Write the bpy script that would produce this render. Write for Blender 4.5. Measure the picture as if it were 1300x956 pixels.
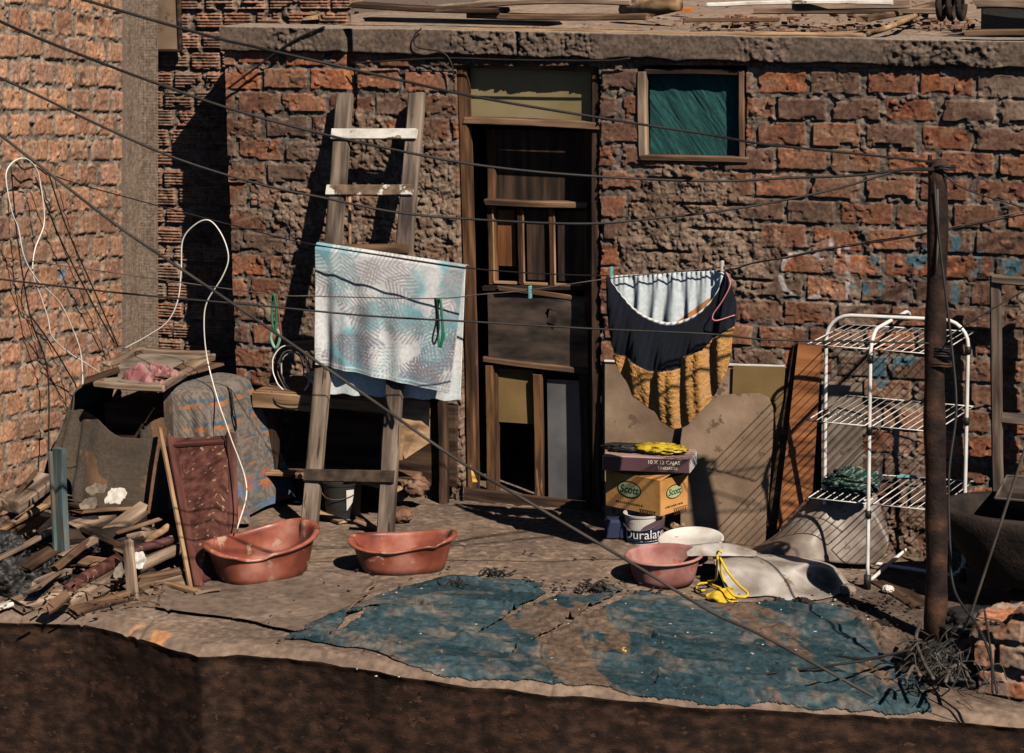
import bpy, bmesh, math, random
import numpy as np
from mathutils import Vector, Matrix

# ------------------------------------------------------------------ camera
for o in list(bpy.data.objects): bpy.data.objects.remove(o)
SC = bpy.context.scene
COL = SC.collection
FPX, PITCH, YAW, ROLL, DIST = 3000.0, math.radians(11), math.radians(21), .016, 12.3
Fw = np.array([-math.sin(YAW)*math.cos(PITCH), math.cos(YAW)*math.cos(PITCH), -math.sin(PITCH)])
R0 = np.array([math.cos(YAW), math.sin(YAW), 0.0]); U0 = np.cross(R0, Fw)
Rt = R0*math.cos(ROLL)-U0*math.sin(ROLL); Up = U0*math.cos(ROLL)+R0*math.sin(ROLL)
CAM = np.array([0, 0, .68])-DIST*Fw
cd = bpy.data.cameras.new('camera'); cam = bpy.data.objects.new('camera', cd); COL.objects.link(cam)
m = Matrix.Identity(4)
for i in range(3):
    m[i][0] = Rt[i]; m[i][1] = Up[i]; m[i][2] = -Fw[i]; m[i][3] = CAM[i]
cam.matrix_world = m
cd.sensor_width = 36; cd.lens = FPX/1300*36; cd.clip_end = 2000; cd.clip_start = .05
cd.dof.use_dof = True; cd.dof.focus_distance = 11.9; cd.dof.aperture_fstop = 10
SC.camera = cam; SC.cycles.diffuse_bounces = 0
# ------------------------------------------------------------------ light
SUNDIR = Vector((-1.25, 1.0, -1.5)).normalized()
w = bpy.data.worlds.new('World'); SC.world = w; w.use_nodes = True
nt = w.node_tree; bg = nt.nodes['Background']; sky = nt.nodes.new('ShaderNodeTexSky')
sky.sky_type = 'NISHITA'; sky.sun_disc = False
sky.sun_elevation = math.asin(-SUNDIR.z)
sky.sun_rotation = math.atan2(-SUNDIR.x, -SUNDIR.y)
sky.air_density = .45; sky.dust_density = .3; sky.altitude = 1500
nt.links.new(sky.outputs[0], bg.inputs[0]); bg.inputs[1].default_value = .05
sl = bpy.data.lights.new('sun', 'SUN'); sl.energy = 5.0; sl.angle = math.radians(.5); sl.color = (1, .9, .78)
so = bpy.data.objects.new('sun', sl); COL.objects.link(so)
so.rotation_euler = SUNDIR.to_track_quat('-Z', 'Y').to_euler()
so.location = (5, -5, 8)
SC.view_settings.view_transform = 'Standard'; SC.view_settings.look = 'None'
SC.view_settings.exposure = 0.22; SC.view_settings.gamma = 1

# ------------------------------------------------------------------ placing helpers
def _ray(px, py): return Fw+(px-650)/FPX*Rt-(py-478)/FPX*Up
def _pl(px, py, i, v):
    d = _ray(px, py); return Vector(CAM+d*(v-CAM[i])/d[i])
def at(px, py, out=0.0): return _pl(px, py, 1, -out)            # on a plane parallel to the house wall, `out` m in front of it
def onx(px, py, X): return _pl(px, py, 0, X)
def zf(x, y=0.0):
    return -.06*np.clip(np.asarray(x, float)-.3, 0, 3.2)
def fl(px, py, h=0.0):
    z = h
    for _ in range(8):
        p = _pl(px, py, 2, z); z = h+float(zf(p.x))
    return _pl(px, py, 2, z)

# ------------------------------------------------------------------ numpy noise
_T = np.random.default_rng(5).random((256, 256))
def vn(u, v, s=0):
    u = np.asarray(u, float)+s*17.31; v = np.asarray(v, float)+s*9.73
    iu = np.floor(u).astype(int); iv = np.floor(v).astype(int)
    fu = u-iu; fv = v-iv; fu = fu*fu*(3-2*fu); fv = fv*fv*(3-2*fv)
    a = _T[iu % 256, iv % 256]; b = _T[(iu+1) % 256, iv % 256]; c = _T[iu % 256, (iv+1) % 256]; d = _T[(iu+1) % 256, (iv+1) % 256]
    return (a*(1-fu)+b*fu)*(1-fv)+(c*(1-fu)+d*fu)*fv
def fbm(u, v, o=4, s=0, g=.5):
    t = 0; a = 1; n = 0
    for k in range(o):
        t = t+a*vn(u*2**k, v*2**k, s+k*3); n += a; a *= g
    return t/n
def hsh(a, b, s=0):
    x = np.sin(np.asarray(a, float)*127.1+np.asarray(b, float)*311.7+s*74.7)*43758.5453
    return x-np.floor(x)
def sst(a, b, x):
    t = np.clip((x-a)/(b-a), 0, 1); return t*t*(3-2*t)
def mixc(a, b, t):
    a = np.asarray(a, float); b = np.asarray(b, float); t = np.asarray(t)[..., None]
    return a*(1-t)+b*t

# ------------------------------------------------------------------ materials
def srgb(*c): return tuple((x/255/12.92 if x/255 < .04045 else ((x/255+.055)/1.055)**2.4) for x in c)
def mat(name, ramp, scale=6, detail=8, rough=.85, bump=.3, bscale=60, bdist=.004, stretch=(1, 1, 1), attr=None, spec=.25, metal=0.0,
        chip=None, chip_t=.55, chip_s=14, trans=0.0, lo=.35, hi=.65, distort=0.0, rough2=None, sheen=0.0):
    M = bpy.data.materials.new(name); M.use_nodes = True; n = M.node_tree.nodes; L = M.node_tree.links
    b = n['Principled BSDF']
    tc = n.new('ShaderNodeTexCoord'); mp = n.new('ShaderNodeMapping'); mp.inputs['Scale'].default_value = stretch
    L.new(tc.outputs['Object'], mp.inputs[0])
    oi = n.new('ShaderNodeObjectInfo'); va = n.new('ShaderNodeVectorMath'); va.operation = 'SCALE'; va.inputs[0].default_value = (13.7, 7.1, 5.3)
    L.new(oi.outputs['Random'], va.inputs['Scale']); vb = n.new('ShaderNodeVectorMath'); L.new(mp.outputs[0], vb.inputs[0]); L.new(va.outputs[0], vb.inputs[1])
    vec = vb.outputs[0]
    nz = n.new('ShaderNodeTexNoise'); nz.inputs['Scale'].default_value = scale; nz.inputs['Detail'].default_value = detail; nz.inputs['Distortion'].default_value = distort
    L.new(vec, nz.inputs['Vector'])
    cr = n.new('ShaderNodeValToRGB'); e = cr.color_ramp.elements
    k = len(ramp)
    while len(e) < k: e.new(.5)
    for i, c in enumerate(ramp):
        e[i].position = lo+(hi-lo)*i/max(1, k-1); e[i].color = (*c, 1)
    L.new(nz.outputs[0], cr.inputs[0]); out = cr.outputs[0]
    if attr:
        a = n.new('ShaderNodeAttribute'); a.attribute_name = attr
        mx = n.new('ShaderNodeMix'); mx.data_type = 'RGBA'; mx.blend_type = 'MULTIPLY'; mx.inputs[0].default_value = 1
        L.new(a.outputs['Color'], mx.inputs[6]); L.new(out, mx.inputs[7]); out = mx.outputs[2]
    if chip:
        nc = n.new('ShaderNodeTexNoise'); nc.inputs['Scale'].default_value = chip_s; nc.inputs['Detail'].default_value = 10; nc.inputs['Roughness'].default_value = .65
        L.new(vec, nc.inputs['Vector'])
        cc = n.new('ShaderNodeMapRange'); cc.inputs[1].default_value = chip_t; cc.inputs[2].default_value = chip_t+.03; L.new(nc.outputs[0], cc.inputs[0])
        mx = n.new('ShaderNodeMix'); mx.data_type = 'RGBA'; mx.inputs[7].default_value = (*chip, 1); L.new(cc.outputs[0], mx.inputs[0]); L.new(out, mx.inputs[6]); out = mx.outputs[2]
    L.new(out, b.inputs['Base Color'])
    b.inputs['Roughness'].default_value = rough; b.inputs['Specular IOR Level'].default_value = spec; b.inputs['Metallic'].default_value = metal
    if trans: b.inputs['Transmission Weight'].default_value = trans
    if sheen: b.inputs['Sheen Weight'].default_value = sheen
    if bump:
        bn = n.new('ShaderNodeTexNoise'); bn.inputs['Scale'].default_value = bscale; bn.inputs['Detail'].default_value = 6; bn.inputs['Roughness'].default_value = .6
        L.new(vec, bn.inputs['Vector']); bu = n.new('ShaderNodeBump'); bu.inputs['Strength'].default_value = bump; bu.inputs['Distance'].default_value = bdist*3
        L.new(bn.outputs[0], bu.inputs['Height']); L.new(bu.outputs[0], b.inputs['Normal'])
    return M
G3 = lambda a, b_, c: [(a,)*3, (b_,)*3, (c,)*3]
M = {}
M['masonry'] = mat('masonry', G3(.62, .95, 1.25), 55, 8, .92, .5, 220, .002, attr='Col', spec=.15)
M['ground'] = mat('dusty_concrete', G3(.72, .98, 1.22), 26, 14, .93, .45, 160, .002, attr='Col', spec=.15, chip=(.25, .18, .135), chip_t=.65, chip_s=42)
M['net'] = mat('dusty_netting', G3(.6, .97, 1.3), 34, 14, .93, .6, 180, .003, attr='Col', spec=.15, chip=(.15, .13, .11), chip_t=.62, chip_s=38)
M['cloth'] = mat('cloth', G3(.88, 1, 1.1), 60, 4, .95, .25, 500, .001, attr='Col', spec=.1, sheen=.1)
M['fleece'] = mat('fleece', G3(.7, 1, 1.2), 160, 4, 1, .8, 260, .003, attr='Col', spec=.05, sheen=.2)
M['concrete'] = mat('rough_concrete', [srgb(76, 64, 56), srgb(108, 92, 80), srgb(134, 116, 101)], 12, 10, .95, .9, 90, .005)
GR = (.06, 1, 1)
def wood(name, a, b_, c, **k):
    d = dict(scale=22, detail=9, rough=.82, bump=.5, bscale=45, bdist=.0015, stretch=(.12, 1, 1)); d.update(k)
    return mat(name, [srgb(*a), srgb(*b_), srgb(*c)], **d)
M['wood_grey'] = wood('weathered_grey_wood', (76, 61, 50), (126, 105, 88), (166, 143, 122))
M['ladder_wood'] = wood('grimy_ladder_wood', (62, 52, 45), (102, 88, 77), (138, 121, 106), chip=srgb(60, 46, 38), chip_t=.62, chip_s=14)
M['wood_brown'] = wood('weathered_brown_wood', (58, 42, 32), (98, 74, 56), (136, 106, 82))
M['wood_tan'] = wood('pale_tan_wood', (112, 86, 62), (152, 120, 88), (180, 148, 114))
M['wood_dark'] = wood('dark_brown_wood', (34, 25, 20), (58, 42, 32), (88, 66, 50))
M['wood_orange'] = wood('orange_brown_veneer', (92, 56, 32), (128, 80, 46), (152, 100, 60), rough=.55, bump=.15)
M['wood_door'] = wood('stained_door_wood', (46, 32, 22), (84, 58, 38), (122, 86, 56), chip=srgb(140, 104, 74), chip_t=.64, chip_s=20)
VG = dict(stretch=(1, 1, .10))
M['panel_dark'] = wood('dark_upright_grain', (30, 23, 19), (52, 39, 31), (84, 64, 50), **VG)
M['panel_orange'] = wood('brown_upright_grain', (60, 36, 20), (98, 60, 32), (128, 84, 48), **VG)
M['maroon_upright'] = wood('worn_maroon_upright', (58, 34, 30), (84, 50, 44), (104, 66, 56), chip=srgb(160, 130, 104), chip_t=.60, chip_s=30, rough=.6, stretch=(1, 1, .3))
M['white_paint_wood'] = wood('chipped_white_paint', stretch=(.5, 1, 1), a=(176, 168, 158), b_=(206, 200, 190), c=(224, 219, 210), chip=srgb(110, 86, 66), chip_t=.57, chip_s=14)
M['patch_paint_wood'] = wood('wood_with_white_blots', (88, 70, 56), (112, 92, 76), (134, 112, 94), chip=srgb(216, 210, 200), chip_t=.52, chip_s=9, stretch=(.9, 1, 1))
M['teal_paint'] = wood('faded_teal_paint', (66, 78, 78), (90, 104, 102), (116, 128, 122), chip=srgb(104, 88, 74), chip_t=.57, chip_s=16)
M['maroon_paint'] = wood('worn_maroon_paint', (58, 34, 30), (84, 50, 44), (104, 66, 56), chip=srgb(160, 130, 104), chip_t=.62, chip_s=34, rough=.6)
M['cable'] = mat('black_cable', [srgb(22, 20, 20), srgb(40, 36, 34)], 8, rough=.6, bump=0, spec=.35)
M['cable_grey'] = mat('dusty_cable', [srgb(70, 62, 56), srgb(104, 94, 84)], 8, rough=.7, bump=0, spec=.3)
M['cable_mid'] = mat('weathered_cable', [srgb(44, 39, 36), srgb(72, 64, 57)], 8, rough=.7, bump=0, spec=.3)
M['cable_white'] = mat('white_cable', [srgb(215, 208, 196), srgb(235, 230, 220)], 8, rough=.5, bump=0)
M['rust'] = mat('rusty_iron', [srgb(30, 22, 20), srgb(50, 36, 30), srgb(84, 58, 44)], 9, rough=.75, bump=.5, bscale=50, metal=.2)
M['white_enamel'] = mat('white_enamel', [srgb(205, 200, 192), srgb(230, 226, 220)], 12, rough=.4, bump=0, spec=.5, chip=srgb(140, 100, 70), chip_t=.68, chip_s=30)
M['black_plastic'] = mat('black_plastic', [srgb(24, 24, 25), srgb(44, 43, 42)], 12, rough=.5, bump=.1)
M['red_plastic'] = mat('faded_red_plastic', [srgb(112, 56, 42), srgb(150, 82, 64), srgb(182, 124, 106)], 5, 10, .38, .1, 60, .001, chip=srgb(178, 140, 120), chip_t=.59, chip_s=11, spec=.45)
M['pink_plastic'] = mat('chalky_pink_plastic', [srgb(140, 88, 82), srgb(164, 114, 106), srgb(184, 142, 130)], 8, 8, .7, .1, 60, .001, chip=srgb(178, 100, 80), chip_t=.58, chip_s=8)
M['white_plastic'] = mat('dusty_white_plastic', [srgb(190, 182, 172), srgb(222, 216, 208)], 9, rough=.45, bump=.05, spec=.45, chip=srgb(160, 140, 120), chip_t=.66, chip_s=10)
M['film'] = mat('white_plastic_sheet', [srgb(122, 112, 104), srgb(156, 147, 139), srgb(182, 175, 168)], 6, rough=.55, bump=.2, bscale=26, spec=.35, chip=srgb(130, 106, 88), chip_t=.6, chip_s=9)
M['film_brown'] = mat('dusty_brown_film', [srgb(88, 76, 67), srgb(122, 108, 97), srgb(158, 146, 136)], 5, rough=.45, bump=.1, bscale=14, spec=.4, chip=srgb(112, 90, 74), chip_t=.58, chip_s=7)
M['beige_board'] = mat('dusty_beige_board', [srgb(112, 92, 74), srgb(136, 113, 92), srgb(156, 132, 110)], 4, 12, rough=.7, bump=.15, bscale=40, spec=.25, chip=srgb(104, 84, 68), chip_t=.60, chip_s=11)
M['olive_board'] = mat('olive_hardboard', [srgb(112, 90, 56), srgb(134, 108, 70)], 4, rough=.7, bump=.1)
M['grey_board'] = mat('stained_grey_board', [srgb(96, 85, 75), srgb(126, 113, 100), srgb(148, 134, 119)], 5, 12, rough=.75, bump=.15, chip=srgb(92, 78, 66), chip_t=.60, chip_s=9)
M['khaki_pane'] = mat('dusty_khaki_pane', [srgb(112, 102, 70), srgb(132, 118, 82), srgb(146, 130, 96)], 3, rough=.5, bump=.05, spec=.4)
M['dark_glass'] = mat('dusty_grey_pane', [srgb(84, 84, 86), srgb(112, 110, 110)], 4, rough=.4, bump=.03, spec=.5)
M['sheet_metal'] = mat('tarnished_sheet_metal', [srgb(48, 42, 39), srgb(76, 67, 62), srgb(104, 88, 78)], 5, rough=.5, bump=.1, metal=.35, stretch=(1, 1, 3))
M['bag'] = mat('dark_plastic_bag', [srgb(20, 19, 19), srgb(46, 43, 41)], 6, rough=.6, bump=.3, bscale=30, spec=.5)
M['shaded_face'] = mat('brown_face_with_shade', [srgb(30, 21, 17), srgb(48, 34, 27), srgb(70, 49, 38)], 14, 12, .8, .6, 110, .003, stretch=(1, 1, 1.6), chip=srgb(78, 55, 42), chip_t=.60, chip_s=16, spec=.15)  # brown outer face, made near black so its shade sits in the colour
M['rock'] = mat('rough_stone', [srgb(92, 66, 52), srgb(128, 94, 74), srgb(150, 120, 98)], 9, rough=.9, bump=.8, bscale=50)
M['cardboard'] = mat('worn_cardboard', [srgb(168, 116, 62), srgb(192, 138, 78), srgb(206, 152, 92)], 6, rough=.85, bump=.15, bscale=30, chip=srgb(140, 92, 52), chip_t=.66, chip_s=10)
M['dark_stone'] = mat('dark_stained_stone', [srgb(26, 21, 19), srgb(44, 36, 32), srgb(66, 54, 47)], 6, rough=.8, bump=.5, bscale=50)
def flat(name, c, rough=.6, **k):
    if name not in M: M[name] = mat(name, [tuple(x*.85 for x in srgb(*c)), srgb(*c)], 12, rough=rough, bump=k.pop('bump', .05), **k)
    return M[name]

# ------------------------------------------------------------------ object helpers
WM = {}
def _link(o, parent, Mw):
    COL.objects.link(o)
    if parent is not None:
        o.parent = parent; o.matrix_basis = WM[parent.name].inverted() @ Mw
    else: o.matrix_basis = Mw
    WM[o.name] = Mw.copy(); return o
def tag(o, label=None, cat=None, group=None, kind=None):
    if label: o['label'] = label
    if cat: o['category'] = cat
    if group: o['group'] = group
    if kind: o['kind'] = kind
    return o
def thing(name, label, cat, loc=(0, 0, 0), group=None):
    o = bpy.data.objects.new(name, None); o.empty_display_size = .1
    _link(o, None, Matrix.Translation(Vector(loc))); return tag(o, label, cat, group)
def mesh_obj(name, V, F, material, parent=None, cols=None, smooth=False, basis=None, solid=0, sub=0, origin=None):
    V = np.asarray(V, float)
    B = basis if basis is not None else Matrix.Identity(3)
    mn = V.min(0); mx = V.max(0); c = np.array([(mn[0]+mx[0])/2, (mn[1]+mx[1])/2, mn[2]]) if origin is None else np.array(origin)
    Lc = (V-c) @ np.array(B)          # B^-1 = B^T, row vectors
    me = bpy.data.meshes.new(name)
    if isinstance(F, np.ndarray):
        me.vertices.add(len(Lc)); me.vertices.foreach_set('co', Lc.ravel().astype(np.float32))
        nf, k = F.shape
        me.loops.add(nf*k); me.loops.foreach_set('vertex_index', F.ravel().astype(np.int32))
        me.polygons.add(nf); me.polygons.foreach_set('loop_start', np.arange(0, nf*k, k, dtype=np.int32)); me.polygons.foreach_set('loop_total', np.full(nf, k, np.int32))
        me.update(calc_edges=True)
    else:
        me.from_pydata([tuple(v) for v in Lc], [], F)
    if smooth: me.polygons.foreach_set('use_smooth', [True]*len(me.polygons))
    if cols is not None:
        a = me.color_attributes.new('Col', 'FLOAT_COLOR', 'POINT')
        cc = np.ones((len(Lc), 4), np.float32); cc[:, :3] = np.asarray(cols).reshape(-1, 3); a.data.foreach_set('color', cc.ravel())
    me.materials.append(material)
    me.update()
    o = bpy.data.objects.new(name, me)
    Mw = Matrix.Translation(Vector(c)) @ B.to_4x4()
    _link(o, parent, Mw)
    if solid:
        s = o.modifiers.new('thickness', 'SOLIDIFY'); s.thickness = solid; s.offset = 0
    if sub:
        s = o.modifiers.new('smooth', 'SUBSURF'); s.levels = sub; s.render_levels = sub
    return o
def gridF(nu, nv, mask=None):
    i = np.arange(nu-1)[:, None]; j = np.arange(nv-1)[None, :]
    a = i*nv+j; F = np.stack([a, a+nv, a+nv+1, a+1], -1)
    if mask is not None: F = F[mask]
    return F.reshape(-1, 4)
def grid(name, P, material, parent=None, cols=None, mask=None, flip=False, **k):   # P: nu x nv x 3
    nu, nv = P.shape[:2]; F = gridF(nu, nv, mask)
    if flip: F = F[:, ::-1]
    V = P.reshape(-1, 3); C = None if cols is None else np.asarray(cols).reshape(-1, 3)
    if mask is not None:
        used = np.unique(F); mp = np.zeros(len(V), int); mp[used] = np.arange(len(used)); V = V[used]; F = mp[F]
        if C is not None: C = C[used]
    k.setdefault('smooth', True)
    return mesh_obj(name, V, np.ascontiguousarray(F), material, parent, C, **k)
class MB:
    def __init__(s): s.V = []; s.F = []
    def add(s, V, F):
        n = len(s.V); s.V += [tuple(v) for v in V]; s.F += [tuple(i+n for i in f) for f in F]; return s
    def box(s, c, sz, B=None, bev=0.0):
        bm = bmesh.new(); bmesh.ops.create_cube(bm, size=1)
        for v in bm.verts: v.co = Vector((v.co.x*sz[0], v.co.y*sz[1], v.co.z*sz[2]))
        if bev: bmesh.ops.bevel(bm, geom=bm.edges[:], offset=bev, segments=1, affect='EDGES')
        bm.verts.ensure_lookup_table()
        B = B or Matrix.Identity(3)
        s.add([Vector(c)+B @ v.co for v in bm.verts], [[v.index for v in f.verts] for f in bm.faces]); bm.free(); return s
    def tube(s, pts, r, n=8, cap=True):
        pts = [Vector(p) for p in pts]; V = []; F = []
        up = Vector((0.13, .21, 1)).normalized(); N = len(pts)
        for i, p in enumerate(pts):
            t = (pts[min(i+1, N-1)]-pts[max(i-1, 0)]); t = t.normalized() if t.length > 1e-9 else Vector((0, 0, 1))
            if i == 0: a = t.orthogonal().normalized()
            else: a = (a-t*a.dot(t)); a = a.normalized() if a.length > 1e-6 else t.orthogonal().normalized()
            b = t.cross(a); rr = r[i] if hasattr(r, '__len__') else r
            for k in range(n):
                w_ = 2*math.pi*k/n; V.append(p+(a*math.cos(w_)+b*math.sin(w_))*rr)
        for i in range(N-1):
            for k in range(n):
                F.append((i*n+k, i*n+(k+1) % n, (i+1)*n+(k+1) % n, (i+1)*n+k))
        if cap: F.append(tuple(range(n-1, -1, -1))); F.append(tuple((N-1)*n+k for k in range(n)))
        return s.add(V, F)
    def prism(s, poly, dv, holes=None):      # poly: list of 3D points (planar), dv: thickness vector
        n = len(poly); dv = Vector(dv); P = [Vector(p) for p in poly]
        V = P+[p+dv for p in P]; F = [tuple(range(n)), tuple(range(2*n-1, n-1, -1))]
        F += [(i, i+n, (i+1) % n+n, (i+1) % n) for i in range(n)]
        return s.add(V, F)
    def build(s, name, material, parent=None, **k): return mesh_obj(name, s.V, s.F, material, parent, **k)
def frame_of(d, up=(0, 0, 1)):
    x = Vector(d).normalized(); up = Vector(up); y = up.cross(x)
    if y.length < 1e-4: y = Vector((0, 1, 0)).cross(x)
    y.normalize(); z = x.cross(y); B = Matrix((x, y, z)).transposed(); return B
RND = random.Random(11)
def plank(name, p0, p1, w, t, material, parent=None, up=(0, 0, 1), roll=0.0, ragged=.012, bend=.006, bev=.002, seed=None, label=None):
    """a worn board from p0 to p1: width w across, thickness t along `up`, ragged ends, slight bow; grain runs along local X"""
    rr = random.Random(seed if seed is not None else RND.random())
    p0 = Vector(p0); p1 = Vector(p1); L = (p1-p0).length; B = frame_of(p1-p0, up)
    if roll: B = B @ Matrix.Rotation(roll, 3, 'X')
    n = max(3, min(14, int(L/.06))); V = []; F = []
    b1 = rr.uniform(-bend, bend); b2 = rr.uniform(-bend, bend)
    c = min(w, t)*.18
    sec = [(-w/2+c, -t/2), (w/2-c, -t/2), (w/2, -t/2+c), (w/2, t/2-c), (w/2-c, t/2), (-w/2+c, t/2), (-w/2, t/2-c), (-w/2, -t/2+c)]
    for i in range(n+1):
        f = i/n; x = f*L; bo = math.sin(f*math.pi)
        for k, (a, b) in enumerate(sec):
            dx = 0
            if i == 0: dx = rr.uniform(-ragged, ragged*.4)
            if i == n: dx = -rr.uniform(-ragged, ragged*.4)
            jit = rr.uniform(-1, 1)*min(w, t)*.025
            V.append(p0+B @ Vector((x+dx, a+jit+b1*bo, b+jit*.6+b2*bo)))
    for i in range(n):
        for k in range(8): F.append((i*8+k, i*8+(k+1) % 8, (i+1)*8+(k+1) % 8, (i+1)*8+k))
    F.append(tuple(range(7, -1, -1))); F.append(tuple(n*8+k for k in range(8)))
    F = [f[::-1] for f in F]
    o = mesh_obj(name, V, F, material, parent, basis=B)
    if label: o['label'] = label
    return o
def spline(pts, n=8):
    P = [Vector(p) for p in pts]; P = [P[0]*2-P[1]]+P+[P[-1]*2-P[-2]]; out = []
    for i in range(1, len(P)-2):
        for k in range(n):
            t = k/n; a, b, c, d = P[i-1], P[i], P[i+1], P[i+2]
            out.append(.5*((2*b)+(-a+c)*t+(2*a-5*b+4*c-d)*t*t+(-a+3*b-3*c+d)*t**3))
    out.append(P[-2]); return out
def cable(name, pts, r, material, label, cat='cable', group=None, parent=None, n=6, seg=8):
    o = MB().tube(spline(pts, seg), r, n).build(name, material, parent, smooth=True)
    if parent is None: tag(o, label, cat, group)
    return o
def text_mesh(s, size, bold=0.0, shear=0.0):
    """lettering as flat mesh data: verts (x right, y up) centred, and faces"""
    cu = bpy.data.curves.new('lettering', 'FONT'); cu.body = s; cu.size = size; cu.align_x = 'CENTER'; cu.align_y = 'CENTER'; cu.offset = bold; cu.shear = shear
    cu.resolution_u = 3
    o = bpy.data.objects.new('lettering', cu); COL.objects.link(o)
    dg = bpy.context.evaluated_depsgraph_get(); me = bpy.data.meshes.new_from_object(o.evaluated_get(dg))
    V = [v.co.copy() for v in me.vertices]; F = [tuple(p.vertices) for p in me.polygons]
    bpy.data.objects.remove(o); bpy.data.meshes.remove(me); bpy.data.curves.remove(cu)
    return V, F
# ================================================================== SETTING
# ground far below, terrace floor
tag(MB().box((0, 0, -3.2), (400, 400, .1)).build('ground', M['concrete']), kind='structure')

_e = [fl(a, b_) for a, b_ in [(-200, 768), (0, 781), (100, 784), (165, 797), (215, 812), (250, 824), (300, 822), (400, 830), (500, 848), (600, 862), (700, 874), (850, 884), (1000, 892), (1150, 902), (1300, 914), (1500, 930)]]
EDGE = ([p.x for p in _e], [p.y for p in _e])
def edge_y(x):     # front edge of the terrace
    xp, yp = EDGE
    return np.interp(x, xp, yp)+.018*(fbm(x*7, x*0, 5, 3)-.5)
def edge_drop(x): return .035*(.7+.6*fbm(x*7, x*0, 4, 33))
def floor_h(x, y):
    h = zf(x)+.012*(fbm(x*1.3, y*1.3, 3, 2)-.5)+.006*(fbm(x*9, y*9, 4, 7)-.5)
    cr = np.abs(fbm(x*1.1, y*1.6, 3, 21)-.5); h = h-.010*sst(.008, .0, cr)
    return h
nx, ny = 1000, 470
X = np.linspace(-3.6, 4.2, nx)[:, None]*np.ones((1, ny)); T = np.linspace(0, 1, ny)[None, :]*np.ones((nx, 1))
E_ = edge_y(X); Y = E_+T*(.9-E_)
Z = floor_h(X, Y); de = Y-E_
Z = Z-edge_drop(X)*sst(.09, 0, de)**2
n1 = fbm(X*2.2, Y*2.2, 5, 31); n2 = fbm(X*7, Y*9, 4, 41); n3 = fbm(X*30, Y*30, 3, 51)
C = mixc((.235, .165, .118), (.155, .106, .077), sst(.4, .62, n1))
C = mixc(C, (.29, .21, .155), sst(.52, .7, n2)*.55)
C = mixc(C, (.14, .10, .08), sst(.62, .72, n3)*.5)
C = mixc(C, (.12, .085, .07), sst(.56, .60, fbm(X*3+9, Y*3, 8, 61, .62))*.5)
C = mixc(C, (.10, .075, .06), sst(.60, .66, fbm(X*60, Y*60, 3, 62))*.45); C = mixc(C, (.36, .28, .22), sst(.62, .68, fbm(X*45+9, Y*45, 3, 63))*.4)
dark = sst(1.75, 2.1, X)*sst(-.2, -.9, Y)*sst(-2.2, -1.6, Y); C = mixc(C, (.055, .04, .032), dark*(.5+.6*n1))  # floor stains plus the deep shade round the pole, painted into the colour
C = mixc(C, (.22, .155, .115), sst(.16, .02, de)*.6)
C = mixc(C, (.55, .26, .12), sst(.5, .62, fbm(X*9, Y*9, 4, 71))*sst(.12, .03, de)*sst(-.9, -.8, X)*sst(-.45, -.6, X))
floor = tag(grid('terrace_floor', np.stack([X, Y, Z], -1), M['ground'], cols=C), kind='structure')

# brown outer face of the storey below, shade put into its colour, ragged slab lip
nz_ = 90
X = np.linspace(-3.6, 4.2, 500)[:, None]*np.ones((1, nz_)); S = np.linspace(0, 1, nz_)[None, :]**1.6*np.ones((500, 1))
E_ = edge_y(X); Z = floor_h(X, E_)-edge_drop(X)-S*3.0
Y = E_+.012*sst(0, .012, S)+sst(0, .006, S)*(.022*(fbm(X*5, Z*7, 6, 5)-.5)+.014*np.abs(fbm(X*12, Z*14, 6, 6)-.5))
o = grid('slab_edge_wall', np.stack([X, Y, Z], -1), M['shaded_face'], flip=True)
tag(o, 'brown outer wall, its shade put into the colour, dropping below the front edge of the terrace', 'wall')

# ------------------------------------------------------------------ brick height fields
def brick_field(u, v, L, H, jt, seed, depth=.027, rough=1.0, mlift=-.002):
    v2 = v+.010*(fbm(u*1.4, v*1.2, 3, seed)-.5)*2; row = np.floor(v2/H)
    off = (row % 2)*.5*L+hsh(row, 3, seed)*.07
    u2 = u+off+.006*(fbm(u*2, v*9, 2, seed+1)-.5); col = np.floor(u2/L); lu = u2-col*L; lv = v2-row*H
    J = lambda s: jt*(.35+1.1*hsh(col, row, seed+s)**1.5)
    dx = np.minimum(lu-J(1)*1.2, (L-J(2)*1.2)-lu); dy = np.minimum(lv-J(3)*.8, (H-J(4)*.8)-lv)
    r = .006; cx = np.clip(r-dx, 0, None); cy = np.clip(r-dy, 0, None)
    d = np.where((cx > 0) & (cy > 0), r-np.hypot(cx, cy), np.minimum(dx, dy))
    d = d+(fbm(u*42, v*42, 3, seed+2)-.5)*.008*rough-sst(.66, .74, fbm(u*11, v*11, 3, seed+9))*.03*rough**2
    bm = sst(0, .006, d); bid = hsh(col, row, seed+11); bid2 = hsh(col, row, seed+12)
    hb = depth*(.55+.8*bid)+(bid2-.5)*.06*(lu-L/2)*.6+(hsh(col, row, seed+13)-.5)*.05*(lv-H/2)+.0045*(fbm(u*34, v*34, 4, seed+3)-.5)*rough
    hb = hb-.006*sst(.55, .68, fbm(u*16, v*20, 4, seed+14))
    mn = fbm(u*30, v*34, 4, seed+4); hm = (mn-.5)*.026*rough+mlift
    blob = sst(.60, .75, fbm(u*22, v*26, 3, seed+5)); hm = hm+blob*.014
    return bm, hm*(1-bm)+np.maximum(hb, hm)*bm, bid, bid2, d
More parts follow.
